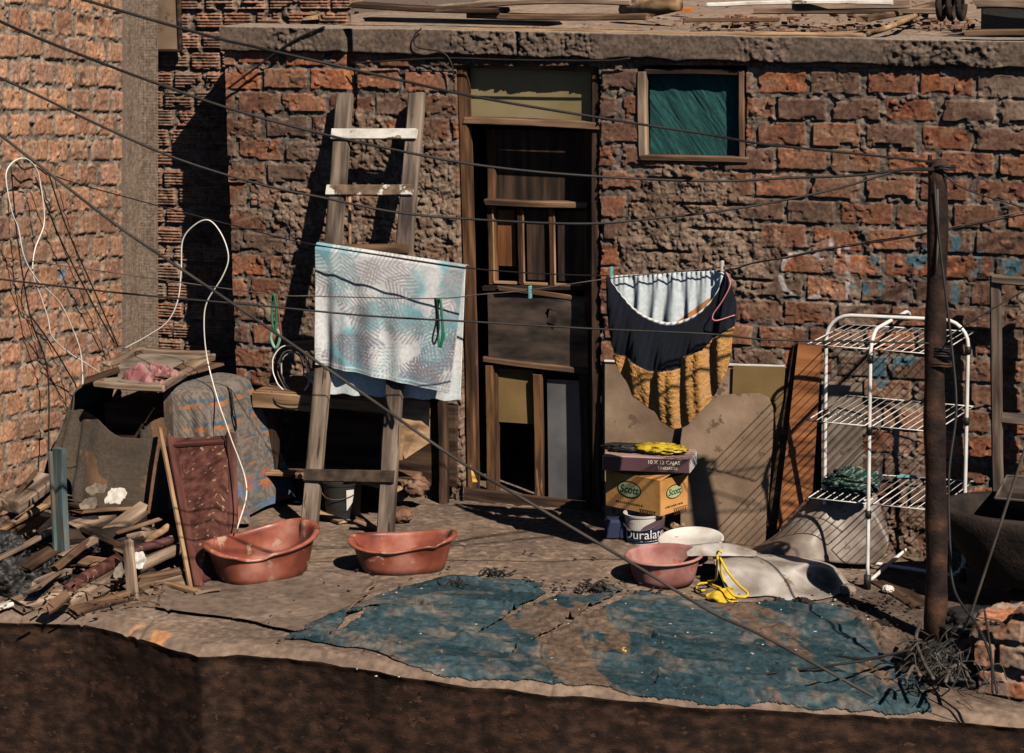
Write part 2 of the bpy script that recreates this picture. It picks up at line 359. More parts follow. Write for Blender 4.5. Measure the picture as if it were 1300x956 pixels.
def brick_col(u, v, bm, bid, bid2, seed, pal, mort, dust=(.36, .26, .19), dustk=.5):
    k = (bid*len(pal)).astype(int) % len(pal); C = np.asarray(pal)[k]*(.8+.4*bid2)[..., None]
    C = C*(.72+.55*fbm(u*14, v*22, 4, seed+6))[..., None]
    C = mixc(C, dust, sst(.52, .72, fbm(u*17, v*17, 5, seed+7))*dustk)
    C = mixc(C, (.05, .035, .03), sst(.66, .78, fbm(u*9, v*14, 4, seed+8))*.7)
    mc = mixc(mort, np.asarray(mort)*.55, sst(.35, .65, fbm(u*25, v*25, 4, seed+10)))
    return mixc(mc, C, bm)
PAL = [(.22, .083, .044), (.16, .072, .045), (.30, .11, .052), (.125, .072, .052), (.19, .083, .05), (.27, .12, .068), (.15, .082, .058)]
MORT = (.19, .148, .118)

# ------------------------------------------------------------------ the brick house with the door
house = thing('brick_house', 'low brown brick house with a tall door and a small green window', 'house', (.6, 0, 0))
XL_, XR_ = -1.60, 3.45; ZT = 2.31
res = .0045
us = np.arange(XL_, XR_, res); vs = np.arange(-.35, ZT+.04, res)
u, v = np.meshgrid(us, vs, indexing='ij')
bmk, h, bid, bid2, d = brick_field(u, v+.35, .268, .125, .013, 3, depth=.018, rough=.75, mlift=.006)
C = brick_col(u, v, bmk, bid, bid2, 3, PAL, MORT, dust=(.30, .20, .135), dustk=.4)
# smeared mortar over the middle bays and the foot of the wall
def blobm(cx, cz, rx, rz): return np.exp(-(((u-cx)/rx)**2+((v-cz)/rz)**2)**1.5)
sm = np.clip(blobm(-.75, 1.35, .62, .75)+blobm(-.45, .4, .5, .6)+blobm(-1.1, .5, .4, .8)*.7+blobm(.95, 1.45, .38, .36)*1.1+blobm(.75, 1.0, .2, .35)*.7+blobm(1.45, 1.2, .3, .35)*.45+blobm(2.2, -.1, .9, .25)*.8, 0, 1.2)
sm = sst(.42, .60, sm*.62+fbm(u*7, v*7, 5, 77)*.62-.12)
hs = .016+.036*(fbm(u*11, v*13, 5, 81)-.45)+.030*np.abs(fbm(u*24, v*24, 4, 82)-.5)*2
rowline = sst(.014, .0, np.abs(((v+.35+.01*(fbm(u*1.4, v*1.2, 3, 3)-.5)*2) % .122)-.006)); hs = hs-.02*rowline*sst(.5,.7,fbm(u*5, v*9, 2, 83))
h = h*(1-sm)+hs*sm
C = mixc(C, mixc((.235, .165, .12), (.15, .095, .065), sst(.35, .65, fbm(u*20, v*20, 5, 84))), sm*.9)
# thin dust film and dark stains
C = mixc(C, (.11, .075, .055), sst(.5, .7, fbm(u*2.2, v*2.2, 4, 85))*.45)
C = mixc(C, (.33, .25, .19), sst(.58, .75, fbm(u*3.5+4, v*3.5, 4, 86))*.35)
# chalk ring and blue paint rubbings left on the bricks at the right
def P2(px, py): p = at(px, py); return p.x, p.z
wx, wz = P2(1022, 349); ang = np.arctan2(v-wz, u-wx); rr = np.hypot((u-wx)/.118, (v-wz)/.12)
chalk = sst(.14, .07, np.abs(rr-1))*(np.abs(ang) > .75)
for (a, b_, c_, d_) in [(1056, 305, 1058, 326), (1076, 312, 1077, 330), (1077, 345, 1078, 385)]:
    x0, z0 = P2(a, b_); x1, z1 = P2(c_, d_); tt = np.clip(((u-x0)*(x1-x0)+(v-z0)*(z1-z0))/((x1-x0)**2+(z1-z0)**2), 0, 1)
    chalk = np.maximum(chalk, sst(.016, .008, np.hypot(u-x0-tt*(x1-x0), v-z0-tt*(z1-z0))))
C = mixc(C, (.5, .47, .45), chalk*(.6+.5*fbm(u*30, v*30, 3, 90))*(.3+.7*bmk)*.8)
bl = np.zeros_like(u)
for (px, py, r1, r2) in [(1112, 322, .05, .05), (1165, 325, .07, .05), (1212, 305, .03, .06), (1245, 335, .1, .06), (1115, 355, .03, .09), (1095, 362, .06, .04), (1210, 372, .03, .08), (1115, 470, .07, .08), (1135, 455, .12, .03), (1285, 335, .05, .06), (1200, 455, .05, .06), (1250, 302, .02, .02)]:
    cx, cz = P2(px, py); bl = np.maximum(bl, np.exp(-(((u-cx)/r1)**2+((v-cz)/r2)**2)))
C = mixc(C, (.055, .15, .19), sst(.25, .5, bl*sst(.3, .62, fbm(u*22, v*13, 4, 91))*1.3)*.8*bmk)
# openings
DX0, DX1, DZ1 = -.275, .495, 2.285
WX0, WX1, WZ0, WZ1 = .70, 1.255, 1.825, 2.292
jx = .012*(fbm(u*0, v*9, 3, 95)-.5); rag = .03*(fbm(u*0, v*14, 3, 96)-.5)
inside = ((u > DX0+jx) & (u < DX1+rag) & (v < DZ1) & (v > -.3)) | ((u > WX0+jx) & (u < WX1+jx) & (v > WZ0) & (v < WZ1))
h = np.where(inside, -.17, h)
# vertical crack / chase left of the door top
ck = sst(.03, .012, np.abs(u+.865+.02*(fbm(u*0, v*8, 3, 97)-.5)))*sst(1.9, 2.1, v); h = h-.03*ck
fm = ~(inside[:-1, :-1] & inside[1:, :-1] & inside[:-1, 1:] & inside[1:, 1:])
P = np.stack([u, -h, v], -1)
grid('wall', P, M['masonry'], house, cols=C, mask=fm)
# ring beam
us = np.arange(XL_-.005, XR_, .006); vs = np.concatenate([np.arange(0, .132, .005), .132+np.linspace(.004, .35, 12)])
u, s_ = np.meshgrid(us, vs, indexing='ij')
vv = np.minimum(s_, .132); back = np.clip(s_-.132, 0, None)
rg = sst(.45, .62, fbm(u*2.1, u*0, 3, 101)+.12*(u > 1)-.15*((u > -.9) & (u < .3)))
hh = .048+.012*(fbm(u*5, vv*5, 3, 102)-.5)+(.035*(fbm(u*26, vv*26, 4, 103)-.55)+.02*(np.abs(fbm(u*40, vv*40, 3, 104)-.5)*2))*(.15+.85*rg)
hh = hh*sst(0, .02, vv+.012*fbm(u*12, u*0, 3, 107)) + .0
gap = sst(.03, .01, np.abs(u+.865))+sst(.010, .003, np.abs(u-.07+.02*(vv-.08)))
hh = hh-.05*np.clip(gap, 0, 1)*(back == 0)
top = ZT+.010+.016*(.6-u)+vv+.03*sst(.05, 0, vv)*(fbm(u*8, u*0, 4, 119)-.5)+.014*(fbm(u*3, u*0, 3, 105)-.5)*sst(0, .1, vv)+.006*(fbm(u*9, back*9, 3, 106)-.5)*(back > 0)
Cb = mixc((.11, .078, .06), (.20, .145, .11), fbm(u*9, s_*9, 5, 108)); Cb = mixc(Cb, (.09, .07, .06), sst(.55, .7, fbm(u*4, s_*11, 4, 109))*.6)
Cb = mixc(Cb, (.42, .34, .27), (back > 0)*.6)
grid('concrete_beam', np.stack([u, -hh+back, top], -1), M['masonry'], house, cols=Cb)
# roof slab, dusty
us = np.arange(XL_, 4.3, .025); vs = np.arange(.30, 14, .04); u, v = np.meshgrid(us, vs, indexing='ij')
z = ZT+.135+.016*(.6-np.clip(u,-2,3.5))+.03*(fbm(u*4, v*4, 4, 111)-.5)
Cr = mixc((.36, .27, .2), (.2, .14, .1), fbm(u*5, v*5, 4, 112)); Cr = mixc(Cr, (.34, .19, .12), sst(.58, .66, fbm(u*3, v*3, 3, 113))*.4)
grid('roof', np.stack([u, v, z], -1), M['ground'], house, cols=Cr)
# side, back and inner walls keep the room behind the door dark
MB().box((XL_+.02, 1.6, .95), (.04, 3.0, 2.7)).build('side_wall', M['rock'], house)
MB().box((.9, 2.3, .95), (5.0, .06, 2.7)).build('inner_wall', M['concrete'], house)
MB().box((3.5, 1.3, .95), (.06, 2.4, 2.7)).build('end_wall', M['concrete'], house)
MB().box((.9, 1.3, ZT+.06), (5.1, 2.3, .1)).build('ceiling', M['concrete'], house)

# ------------------------------------------------------------------ left brick wall seen along its length
lw = thing('brick_wall', 'sunlit orange brick side wall with fat mortar joints and loose wires', 'wall', (-2.4, -1, 0))
ys = np.arange(-3.2, .13, .006); vs = np.arange(-.1, 3.0, .0065)
u, v = np.meshgrid(ys, vs, indexing='ij')
bmk, h, bid, bid2, d = brick_field(u*1.0+9, v+.1+.09*(u), .215, .132, .018, 23, depth=.014, rough=.55, mlift=.003)
PALL = [(.44, .225, .13), (.39, .195, .12), (.48, .25, .145), (.33, .175, .115), (.41, .22, .135), (.37, .205, .14)]
C = brick_col(u, v, bmk, bid, bid2, 23, PALL, (.32, .24, .18), dust=(.44, .31, .22), dustk=.4)
C = mixc(C, (.22, .12, .08), sst(.5, .66, fbm(u*2, v*2, 4, 25))*.4)
cx = onx(72, 346, -2.4); C = mixc(C, (.08, .2, .28), sst(.3, .6, np.exp(-(((u-cx.y)/.05)**2+((v-cx.z)/.05)**2))*1.2*fbm(u*20, v*20, 3, 26)+.0)*.8)
LEAN = lambda z: -2.345+.05*(z-.7)
grid('bricks', np.stack([LEAN(v)-.05+h, u, v], -1), M['masonry'], lw, cols=C)
# concrete column at its end: smooth flank and a grid-marked face
vs = np.arange(-.1, 3.0, .006)
ss = np.concatenate([np.arange(0, .16, .008), np.arange(.16, .31, .005)]); s_, v = np.meshgrid(ss, vs, indexing='ij')
flank = s_ < .16
px_ = np.where(flank, LEAN(v)+.004*(fbm(s_*30, v*5, 4, 120)-.5)*2, LEAN(v)+(s_-.16)*.72)
hv = .006*np.abs(((v/.0165) % 1)-.5)+.003*(fbm(s_*50, v*30, 3, 121)-.5)+.002*sst(.1, .0, np.abs(((s_/.026) % 1)-.5))
py_ = np.where(flank, .10+s_, .26+(s_-.16)*.10-hv)
Cc = mixc((.25, .185, .14), (.205, .15, .112), fbm(s_*12+3, v*12, 6, 122)); Cc = mixc(Cc, (.15, .1, .08), sst(.58, .7, fbm(s_*30, v*8, 4, 123))*.5)
grid('concrete_column', np.stack([px_, py_, v], -1), M['masonry'], lw, cols=Cc, smooth=False)

# ------------------------------------------------------------------ rear wall of hollow ribbed bricks
rw = thing('hollow_brick_wall', 'rear wall of ribbed hollow bricks with a boarded window, half in black shade', 'wall', (-1.9, .4, 0))
us = np.arange(-2.32, -1.05, .006); vs = np.arange(-.1, 3.1, .0045); u, v = np.meshgrid(us, vs, indexing='ij')
bmk, h, bid, bid2, d = brick_field(u, v+.05, .19, .108, .012, 43, depth=.02)
h = h+bmk*.0035*np.sign(np.sin((v+.05)*2*math.pi/.0165))
C = brick_col(u, v, bmk, bid, bid2, 43, [(.33, .16, .10), (.28, .15, .10), (.36, .19, .12), (.24, .14, .10)], (.28, .2, .15))
C = C*np.where(np.sin((v+.05)*2*math.pi/.0165) > 0, 1, .8)[..., None]
grid('bricks', np.stack([u, .42-h, v], -1), M['masonry'], rw, cols=C)
a = at(194, -10, -.33); b_ = at(228, 64, -.33)
MB().box(((a.x+b_.x)/2, .352, (a.z+b_.z)/2), (b_.x-a.x, .02, a.z-b_.z)).build('window_board', M['beige_board'], rw)
fr = MB(); fr.box((b_.x, .345, (a.z+b_.z)/2), (.014, .03, a.z-b_.z), bev=.002); fr.box(((a.x+b_.x)/2, .345, b_.z), (b_.x-a.x, .03, .014), bev=.002); fr.build('window_frame', M['wood_dark'], rw)
# ================================================================== HOUSE OPENINGS
def rectbox(mb, x0, x1, z0, z1, y0, y1, bev=.002): return mb.box(((x0+x1)/2, (y0+y1)/2, (z0+z1)/2), (x1-x0, y1-y0, z1-z0), bev=bev)
def wp(px, py, out=0): p = at(px, py, out); return p.x, p.z
def vboard(name, a, b, w, t, m, parent, seed=None, **k): return plank(name, a, b, w, t, m, parent, up=(0, -1, 0), seed=seed, **k)   # board facing the camera side

# --- outer door frame

x0, zt = -.265, 2.285
df = vboard('door_frame', (x0+.022, .035, -.03), (x0+.012, .035, 2.29), .055, .07, M['wood_door'], house, ragged=.0)
vboard('jamb', (.455, .06, -.03), (.47, .06, 2.28), .05, .10, M['wood_dark'], df, ragged=0)
vboard('transom_rail', (-.24, .03, 2.005), (.50, .03, 1.985), .038, .07, M['wood_brown'], df)
vboard('head_rail', (-.25, .04, 2.292), (.48, .04, 2.275), .03, .06, M['wood_brown'], df)
vboard('threshold', (-.25, .05, .0), (.48, .05, -.02), .05, .12, M['wood_dark'], df)
# --- transom pane
p0 = wp(592, 78, -.07); p1 = wp(752, 156, -.07)
tw = rectbox(MB(), -.245, .475, 1.99, 2.31, .075, .085).build('transom_pane', M['khaki_pane'], house)
# --- door leaf (slightly behind the frame)
YD = .17
def dz(py, px=680): return at(px, py, -YD).z
def dx(px, py=400): return at(px, py, -YD).x
leaf = vboard('door', (dx(624), YD, dz(640)), (dx(628), YD, dz(165)), .05, .04, M['wood_door'], house, ragged=0)
vboard('stile', (dx(752), YD, dz(640, 750)), (dx(750), YD, dz(165, 750)), .06, .04, M['wood_dark'], leaf, ragged=0)
rectbox(MB(), dx(630), dx(748), dz(256), dz(165), YD+.005, YD+.02).build('upper_panel', M['panel_dark'], leaf)
vboard('ledge', (dx(624), YD-.035, dz(257)), (dx(750), YD-.035, dz(259, 745)), .035, .06, M['wood_brown'], leaf, bend=.004)
# three sunk panels, the first one broken through
xs = [dx(627), dx(665), dx(704), dx(748)]
for i in range(4):
    vboard('mullion', (xs[i]-.004, YD-.012, dz(360)), (xs[i]-.007, YD-.012, dz(266)), .030, .03, M['wood_door'], leaf)
    if i < 3: vboard('bead', (xs[i]+.015, YD-.026, dz(359)), (xs[i]+.013, YD-.026, dz(267)), .009, .01, M['wood_tan'], leaf, ragged=.002, bend=.001)
for i in range(3):
    mmat = M['panel_orange'] if i == 0 else M['panel_dark']
    if i == 0:
        rectbox(MB(), xs[0]+.015, xs[1]-.045, dz(340), dz(268), YD+.012, YD+.02).build('sunk_panel', mmat, leaf)
    else:
        rectbox(MB(), xs[i]+.02, xs[i+1]-.03, dz(356), dz(266), YD+.004, YD+.014).build('sunk_panel', mmat, leaf)
    bead = MB(); rectbox(bead, xs[i]+.014, xs[i+1]-.030, dz(361), dz(358), YD-.03, YD+.0, .001); bead.build('bead', M['wood_tan'], leaf)
vboard('middle_rail', (dx(618), YD-.005, dz(368)), (dx(750), YD-.005, dz(364, 745)), .03, .05, M['wood_dark'], leaf)
vboard('loose_batten', (dx(640), YD-.05, dz(366)), (dx(730), YD-.03, dz(377, 725)), .025, .02, M['wood_brown'], leaf, ragged=.02)
# dented metal plate
a0, a1, b0, b1 = dx(622), dx(748), dz(462), dz(373)
uu, vv = np.meshgrid(np.linspace(0, 1, 90), np.linspace(0, 1, 60), indexing='ij')
dent = .012*(fbm(uu*3, vv*2, 3, 200)-.5)+.012*np.exp(-(((uu-.75)/.2)**2+((vv-.8)/.25)**2))-.012*np.exp(-(((uu-.95)/.08)**2+((vv-.75)/.3)**2))
P = np.stack([a0+(a1-a0)*uu, YD-.028-dent, b0+(b1-b0)*vv], -1)
tear = (np.hypot((uu[:-1, :-1]-.63)*1.8+.2*(vv[:-1, :-1]-.75), vv[:-1, :-1]-.72) < .09)
grid('metal_plate', P, M['sheet_metal'], leaf, mask=~tear)
fl_ = MB().prism([(a0+(a1-a0)*.60, YD-.035, b0+(b1-b0)*.62), (a0+(a1-a0)*.70, YD-.05, b0+(b1-b0)*.60), (a0+(a1-a0)*.71, YD-.035, b0+(b1-b0)*.86), (a0+(a1-a0)*.64, YD-.03, b0+(b1-b0)*.90)], (0, .002, 0))
fl_.build('torn_flap', M['sheet_metal'], leaf)
vboard('lock_rail', (dx(617), YD-.03, dz(458)), (dx(750), YD-.03, dz(470, 748)), .03, .04, M['wood_brown'], leaf)
# lower half: two lights, olive board over a dark gap and a grey pane
vboard('lower_stile', (dx(622), YD-.03, dz(640)), (dx(623), YD-.03, dz(466)), .045, .04, M['wood_door'], leaf, ragged=.005)
vboard('lower_stile', (dx(684), YD-.03, dz(645)), (dx(684), YD-.03, dz(474)), .05, .035, M['wood_door'], leaf, ragged=.005)
rectbox(MB(), dx(630), dx(675), dz(539), dz(470), YD, YD+.012).build('lower_board', M['olive_board'], leaf)
rectbox(MB(), dx(693), dx(737), dz(642), dz(480), YD+.0, YD+.01).build('lower_pane', M['dark_glass'], leaf)
vboard('lower_stile', (dx(744), YD-.02, dz(640)), (dx(742), YD-.02, dz(466)), .05, .035, M['wood_dark'], leaf, ragged=.005)
vboard('sill_board', (dx(598), .0, .03), (dx(752), .0, .0), .08, .03, M['wood_dark'], leaf)

# --- green curtained window
wx0, wx1, wz0, wz1 = .70, 1.255, 1.825, 2.292
wn = vboard('window', (wx0+.028, -.005, wz0), (wx0+.022, -.005, wz1-.03), .05, .05, M['wood_grey'], house, ragged=.004)
vboard('window_frame', (wx0+.02, -.008, wz0+.012), (wx1+.01, -.008, wz0+.012), .03, .055, M['wood_brown'], wn)
vboard('window_frame', (wx1-.018, .0, wz0+.02), (wx1-.022, .0, wz1-.03), .03, .05, M['wood_brown'], wn)
vboard('window_frame', (wx0+.04, .01, wz1-.03), (wx1-.02, .01, wz1-.03), .03, .05, M['wood_dark'], wn)
uu, vv = np.meshgrid(np.linspace(0, 1, 200), np.linspace(0, 1, 150), indexing='ij')
fold = .004*np.sin((uu*3+vv*1.2)*7+3*fbm(uu*3, vv*2, 3, 210))*(.3+.7*vv)+.006*np.abs(fbm(uu*16+vv*9, vv*3, 3, 211)-.5)*2
P = np.stack([wx0+.045+(wx1-wx0-.08)*uu, .045-fold, wz0+.025+(wz1-wz0-.07)*vv], -1)
Cg = mixc((.012, .052, .05), (.02, .078, .076), fbm(uu*3, vv*3, 4, 212)); Cg = mixc(Cg, (.035, .115, .11), sst(.58, .66, fbm((uu*.9+vv*.45)*26, (vv-uu*.4)*3, 3, 213))*.5)
grid('green_curtain', P, M['cloth'], wn, cols=Cg, solid=.003)

# ================================================================== ROOF JUNK (on the flat roof, z about 2.45)
ZR = ZT+.145
def ry(px, py, h=.02):
    while True:
        p = _pl(px, py, 2, ZR+h)
        if p.y > .2 or h < -.05 or (py > 30 and p.y > 0): return p
        h -= .005
p = cable('long_pipe', [ry(443, 38, .012), ry(560, 38, .012), ry(720, 40, .012), ry(880, 44, .012), ry(1000, 44, .012), ry(1096, 45, .012)], .013, M['wood_tan'], 'long pale pipe lying along the front edge of the roof', 'pipe', n=8)
cable('roof_stick', [ry(1100, 44, .02), ry(1135, 32, .03), ry(1170, 16, .04)], .014, M['wood_tan'], 'bent pale stick at the right end of the long pipe on the roof', 'stick', n=7)
junk = [  # px,py -> px,py, height, width, thick, material, label
    (395, 22, 452, 3, .06, .09, .03, 'wood_tan', 'short slanting tan board above the left end of the roof'),
    (470, 24, 700, 30, .05, .16, .02, 'wood_grey', 'long flat grey board on the roof above the ladder'),
    (455, 6, 640, 13, .16, .14, .03, 'wood_dark', 'dark board at the back of the roof above the ladder'),
    (560, 12, 800, 3, .20, .10, .03, 'wood_grey', 'bowed grey board on the roof above the transom'),
    (600, 19, 820, 21, .10, .12, .03, 'wood_brown', 'brown board lying under the bowed grey one on the roof'),
    (900, 6, 1130, 3, .12, .1, .02, 'white_paint_wood', 'pale painted board at the top of the roof left of the old reel'),
    (1010, 9, 1150, 6, .10, .05, .04, 'wood_grey', 'narrow grey lath on the roof above the graffiti bricks'),
    (960, 14, 1190, 14, .06, .08, .03, 'wood_grey', 'grey plank lying across the rubble on the roof'),
    (1095, 24, 1195, 4, .06, .06, .03, 'wood_brown', 'brown lath sloping up towards the old reel on the roof'),
    (1240, 4, 1330, 8, .16, .10, .05, 'wood_grey', 'thick grey beam above the dark gap at the right of the roof'),
    (1234, 42, 1330, 41, .02, .10, .03, 'wood_brown', 'brown board under the dark gap at the right of the roof'),
    (870, 26, 985, 25, .03, .05, .02, 'wood_brown', 'thin brown lath beside the long pipe on the roof')]
for i, (a, b_, c_, d_, h, w_, t, mm, lab) in enumerate(junk):
    p0 = ry(a, b_, h); p1 = ry(c_, d_, h)
    dy = p1-p0
    o = plank('roof_board', p0, p1, w_, t, M[mm], None, ragged=.03, bend=.03 if i == 3 else .01, seed=i+50); tag(o, lab, 'board', 'boards lying on the flat roof')
def lump(name, c, r, m, seed, parent=None, sq=(1, 1, 1), amp=.35, fr=3, sub=4, crease=False, smooth=True):
    bm = bmesh.new(); bmesh.ops.create_icosphere(bm, subdivisions=sub, radius=1); rr = random.Random(seed)
    off = Vector((rr.uniform(0, 50), rr.uniform(0, 50), rr.uniform(0, 50))); from mathutils import noise
    V = []
    for v in bm.verts:
        p = v.co.normalized(); n = noise.fractal(p*fr+off, 1, 2, 4)
        k = 1+amp*((1-abs(n)*2) if crease else n)
        V.append(Vector(c)+Vector((p.x*sq[0], p.y*sq[1], p.z*sq[2]))*r*k)
    F = [[v.index for v in f.verts] for f in bm.faces]; bm.free()
    return mesh_obj(name, V, F, m, parent, smooth=smooth)
o = MB()
c = ry(815, 16, .08); q = ry(838, 4, .12)
o = cable('log_end', [ry(795, 12, .07), ry(830, 9, .09), ry(862, 2, .12)], .05, M['wood_tan'], 'sawn log end lying on the roof above the green window', 'log', n=10, seg=3)
c = ry(1205, 6, .10)
t = MB()
for k in range(3): t.tube([c+Vector((.05*k-.05+.001*j, .0, 0))+Vector((0, math.cos(j*math.pi/8)*.07, math.sin(j*math.pi/8)*.07)) for j in range(17)], .016, 8)
tag(t.build('old_reel', M['dark_stone'], smooth=True), 'old dark wound reel on the roof above the pole', 'reel')
# rubble: uncountable chips on the roof
rr = random.Random(4); mb = MB()
for i in range(900):
    px = rr.uniform(300, 1300); py = rr.choice([rr.uniform(-5, 36), rr.uniform(22, 38)]); c = ry(px, py, 0); s = rr.uniform(.006, .028)*(1 if px > 880 else .7)
    B = Matrix.Rotation(rr.uniform(0, 6), 3, 'Z') @ Matrix.Rotation(rr.uniform(-.5, .5), 3, 'X')
    mb.box(c+Vector((0, 0, s*.2-.01)), (s*rr.uniform(.6, 2.2), s, s*rr.uniform(.3, .8)), B)
tag(mb.build('roof_rubble', M['rock']), 'brick chips and dry debris scattered over the flat roof', 'rubble', kind='stuff')
o = MB().box(ry(868, 13, .03), (.1, .06, .02)).build('orange_scrap', flat('orange_rubber', (205, 120, 45))); tag(o, 'small bright orange scrap on the roof right of the log end', 'scrap')
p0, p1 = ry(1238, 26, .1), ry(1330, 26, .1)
o = MB().box((p0+p1)/2+Vector((0, .4, 0)), ((p1-p0).length, .5, .22), bev=.01).build('gap_shade_box', M['bag']); tag(o, 'dark box standing in for the shade of the gap at the right end of the roof', 'crate')  # dark block filling a gap that holds only shade
# ================================================================== LADDER
lad = thing('ladder', 'homemade wooden ladder with grey rails leaning on the wall behind the towel', 'ladder', (-.6, -.5, 0))
la, lb = at(438, 120, .075), fl(392, 678)
ra, rb = at(530, 119, .075), fl(489, 688)
nrm = Vector((0, -.94, .33))
lrail = plank('rail', lb, la, .088, .045, M['ladder_wood'], lad, up=nrm, ragged=.004, bend=.012, seed=1)
rrail = plank('rail', rb, ra, .088, .045, M['ladder_wood'], lad, up=nrm, ragged=.004, bend=.008, seed=2)
def onrail(a, b, py):     # point on a rail at photo row py
    lo, hi = 0.0, 1.0
    for _ in range(40):
        mid = (lo+hi)/2; q = np.array(b+(a-b)*mid)-CAM; y = 478-FPX*(q@Up)/(q@Fw)
        if y > py: lo = mid
        else: hi = mid
    return b+(a-b)*lo
M['blot_dark'] = wood('dark_wood_with_white_blots', stretch=(.9, 1, 1), a=(50, 40, 34), b_=(66, 54, 45), c=(84, 70, 58), chip=srgb(200, 196, 190), chip_t=.60, chip_s=6)
def rung(py, x0, x1, w_, mm, dy=0, label=None, seed=0):
    A = onrail(la, lb, py); B_ = onrail(ra, rb, py+dy); d = (B_-A)
    A2 = A-d*x0; B2 = B_+d*x1; off = nrm.normalized()*.034
    return plank('rung', A2+off, B2+off, w_, .02, M[mm], lad, up=nrm, ragged=.004, bend=.002, seed=seed, label=label)
rung(172, .10, .06, .055, 'white_paint_wood', 0, 'white painted top rung', 3)
rung(243, .10, .06, .055, 'patch_paint_wood', 0, 'brown rung with patches of white paint', 4)
rung(318, .1, .06, .05, 'wood_brown', 0, None, 5); rung(392, .1, .06, .05, 'wood_brown', 0, None, 6)
rung(604, .08, .08, .062, 'blot_dark', 2, 'lowest rung with white paint blots', 7)
# a thin cane behind it
cable('cane', [at(444, 250, .16), at(444, 330, .24), at(440, 420, .33)], .009, M['wood_tan'], 'thin brown cane standing behind the left rail of the ladder', 'cane', n=6)

# ================================================================== BENCH BEHIND THE LADDER
YB = -.50
bench = thing('work_bench', 'rough plank bench behind the ladder with dark space beneath', 'bench', (at(430, 520, .5).x, YB+.2, 0))
def bz(px, py, out=.5): return at(px, py, out)
l0, l1 = bz(322, 507), bz(398, 513); r0, r1 = bz(395, 508), bz(536, 523)
vboard('front_board', l0, l1, .085, .03, M['wood_tan'], bench, ragged=.01)
vboard('front_board', r0+Vector((0, .03, 0)), r1+Vector((0, .03, 0)), .075, .03, M['wood_tan'], bench, ragged=.01)
zt_ = (l0.z+r1.z)/2+.045
for k in range(3):
    plank('top_board', (l0.x+.02, YB+.07+.15*k, zt_), (r1.x-.03, YB+.07+.15*k, zt_-.01), .14, .02, M['wood_brown'], bench)
for (x, y) in [(l0.x+.06, YB+.10), (r1.x-.30, YB+.2), (l0.x+.06, YB+.4), (r1.x-.06, YB+.4)]:
    plank('leg', (x, y, 0), (x, y, zt_-.01), .05, .05, M['wood_dark'], bench)
vboard('back_panel', (l0.x+.02, -.06, .32), (r1.x, -.06, .30), .44, .015, M['wood_dark'], bench)
s0, s1 = bz(338, 603, .42), bz(400, 603, .42); s2, s3 = bz(440, 603, .42), bz(506, 617, .42)
plank('shelf', s0+Vector((0, .15, 0)), s3+Vector((0, .15, 0)), .3, .018, M['wood_brown'], bench)
for i, (a, b_, c_, d_, lab) in enumerate([(340, 600, 372, 601, 'short bright board end on the left of the bench shelf'), (384, 604, 400, 605, 'tiny board end on the shelf left of the ladder rail'), (445, 604, 490, 611, 'thin tan slat on the bench shelf between the ladder rails'), (450, 608, 505, 621, 'wide tan board end jutting from the bench shelf')]):
    o = plank('board_offcut', bz(a, b_, .48), bz(c_, d_, .48), .07, .02, M['wood_tan'], None, ragged=.02, seed=i+70); tag(o, lab, 'offcut', 'offcuts on the bench shelf')
# bits on the bench top
o = MB().prism([bz(322, 498, .45), bz(352, 484, .3), bz(352, 497, .45)], (0, .03, .0)).build('wood_wedge', M['wood_brown']); tag(o, 'triangular brown offcut on the left end of the bench', 'wedge')
o = plank('board_offcut', bz(335, 497, .42), bz(388, 503, .42), .10, .02, M['wood_tan'], None, seed=80); tag(o, 'flat reddish board on the bench under the wire coil', 'offcut')
o = plank('board_offcut', bz(372, 440, .25), bz(410, 437, .25), .06, .05, M['wood_tan'], None, seed=81); tag(o, 'tan block on the wall side above the wire coil', 'block')
o = MB().prism([bz(385, 474, .5), bz(402, 470, .5), bz(402, 497, .5), bz(396, 487, .5)], (0, .015, 0)).build('metal_scrap', M['white_paint_wood']); tag(o, 'pale triangular scrap beside the left ladder rail above the bench', 'scrap')
rr = random.Random(3)
for k in range(4):
    cx, cy = 372+rr.uniform(-4, 4), 470+rr.uniform(-3, 3); rx, ry_ = 24-k*3, 31-k*3; pts = []
    for j in range(26):
        a = j/24*2*math.pi+k; pts.append(at(cx+rx*math.cos(a)+rr.uniform(-.6, .6), cy+ry_*math.sin(a)+.25*rx*math.cos(a), .42+.03*math.sin(a+k)))
    cable('wire_loop', pts, .0035, M['cable_grey' if k % 2 else 'cable_white'], ['outermost pale loop of the wire coil on the bench', 'second grey loop of the wire coil on the bench', 'third pale loop of the wire coil on the bench', 'innermost grey loop of the wire coil on the bench'][k], 'wire', 'wire coil on the bench', seg=3)
cable('wire_loop', [at(345, 497, .5), at(350, 510, .52), at(368, 514, .53), at(392, 513, .53)], .003, M['cable'], 'black wire drooping over the front edge of the bench', 'wire')
# cut plywood pieces behind the right rail
def plate(name, pts, out0, out1, t, m, lab, cat, parent=None):   # pts: px,py,k  (k 0..1 between out0 and out1)
    P = [at(a, b_, out0+(out1-out0)*k) for a, b_, k in pts]; n = (P[1]-P[0]).cross(P[2]-P[0]).normalized()
    if n.y > 0: n = -n
    bm = MB().prism(P, -n*t); o = bm.build(name, m, parent); 
    if lab: tag(o, lab, cat)
    return o
plate('plywood_offcut', [(513, 508, 0), (545, 510, 0), (544, 563, .5), (514, 583, 1), (506, 560, .5)], .56, .66, .015, M['wood_tan'], 'bright plywood offcut leaning behind the right ladder rail', 'plywood')
plate('plywood_offcut', [(494, 540, 0), (486, 582, .6), (510, 584, .6), (512, 545, 0)], .66, .70, .012, M['wood_tan'], 'narrow tan plywood sliver left of the right ladder rail', 'plywood')
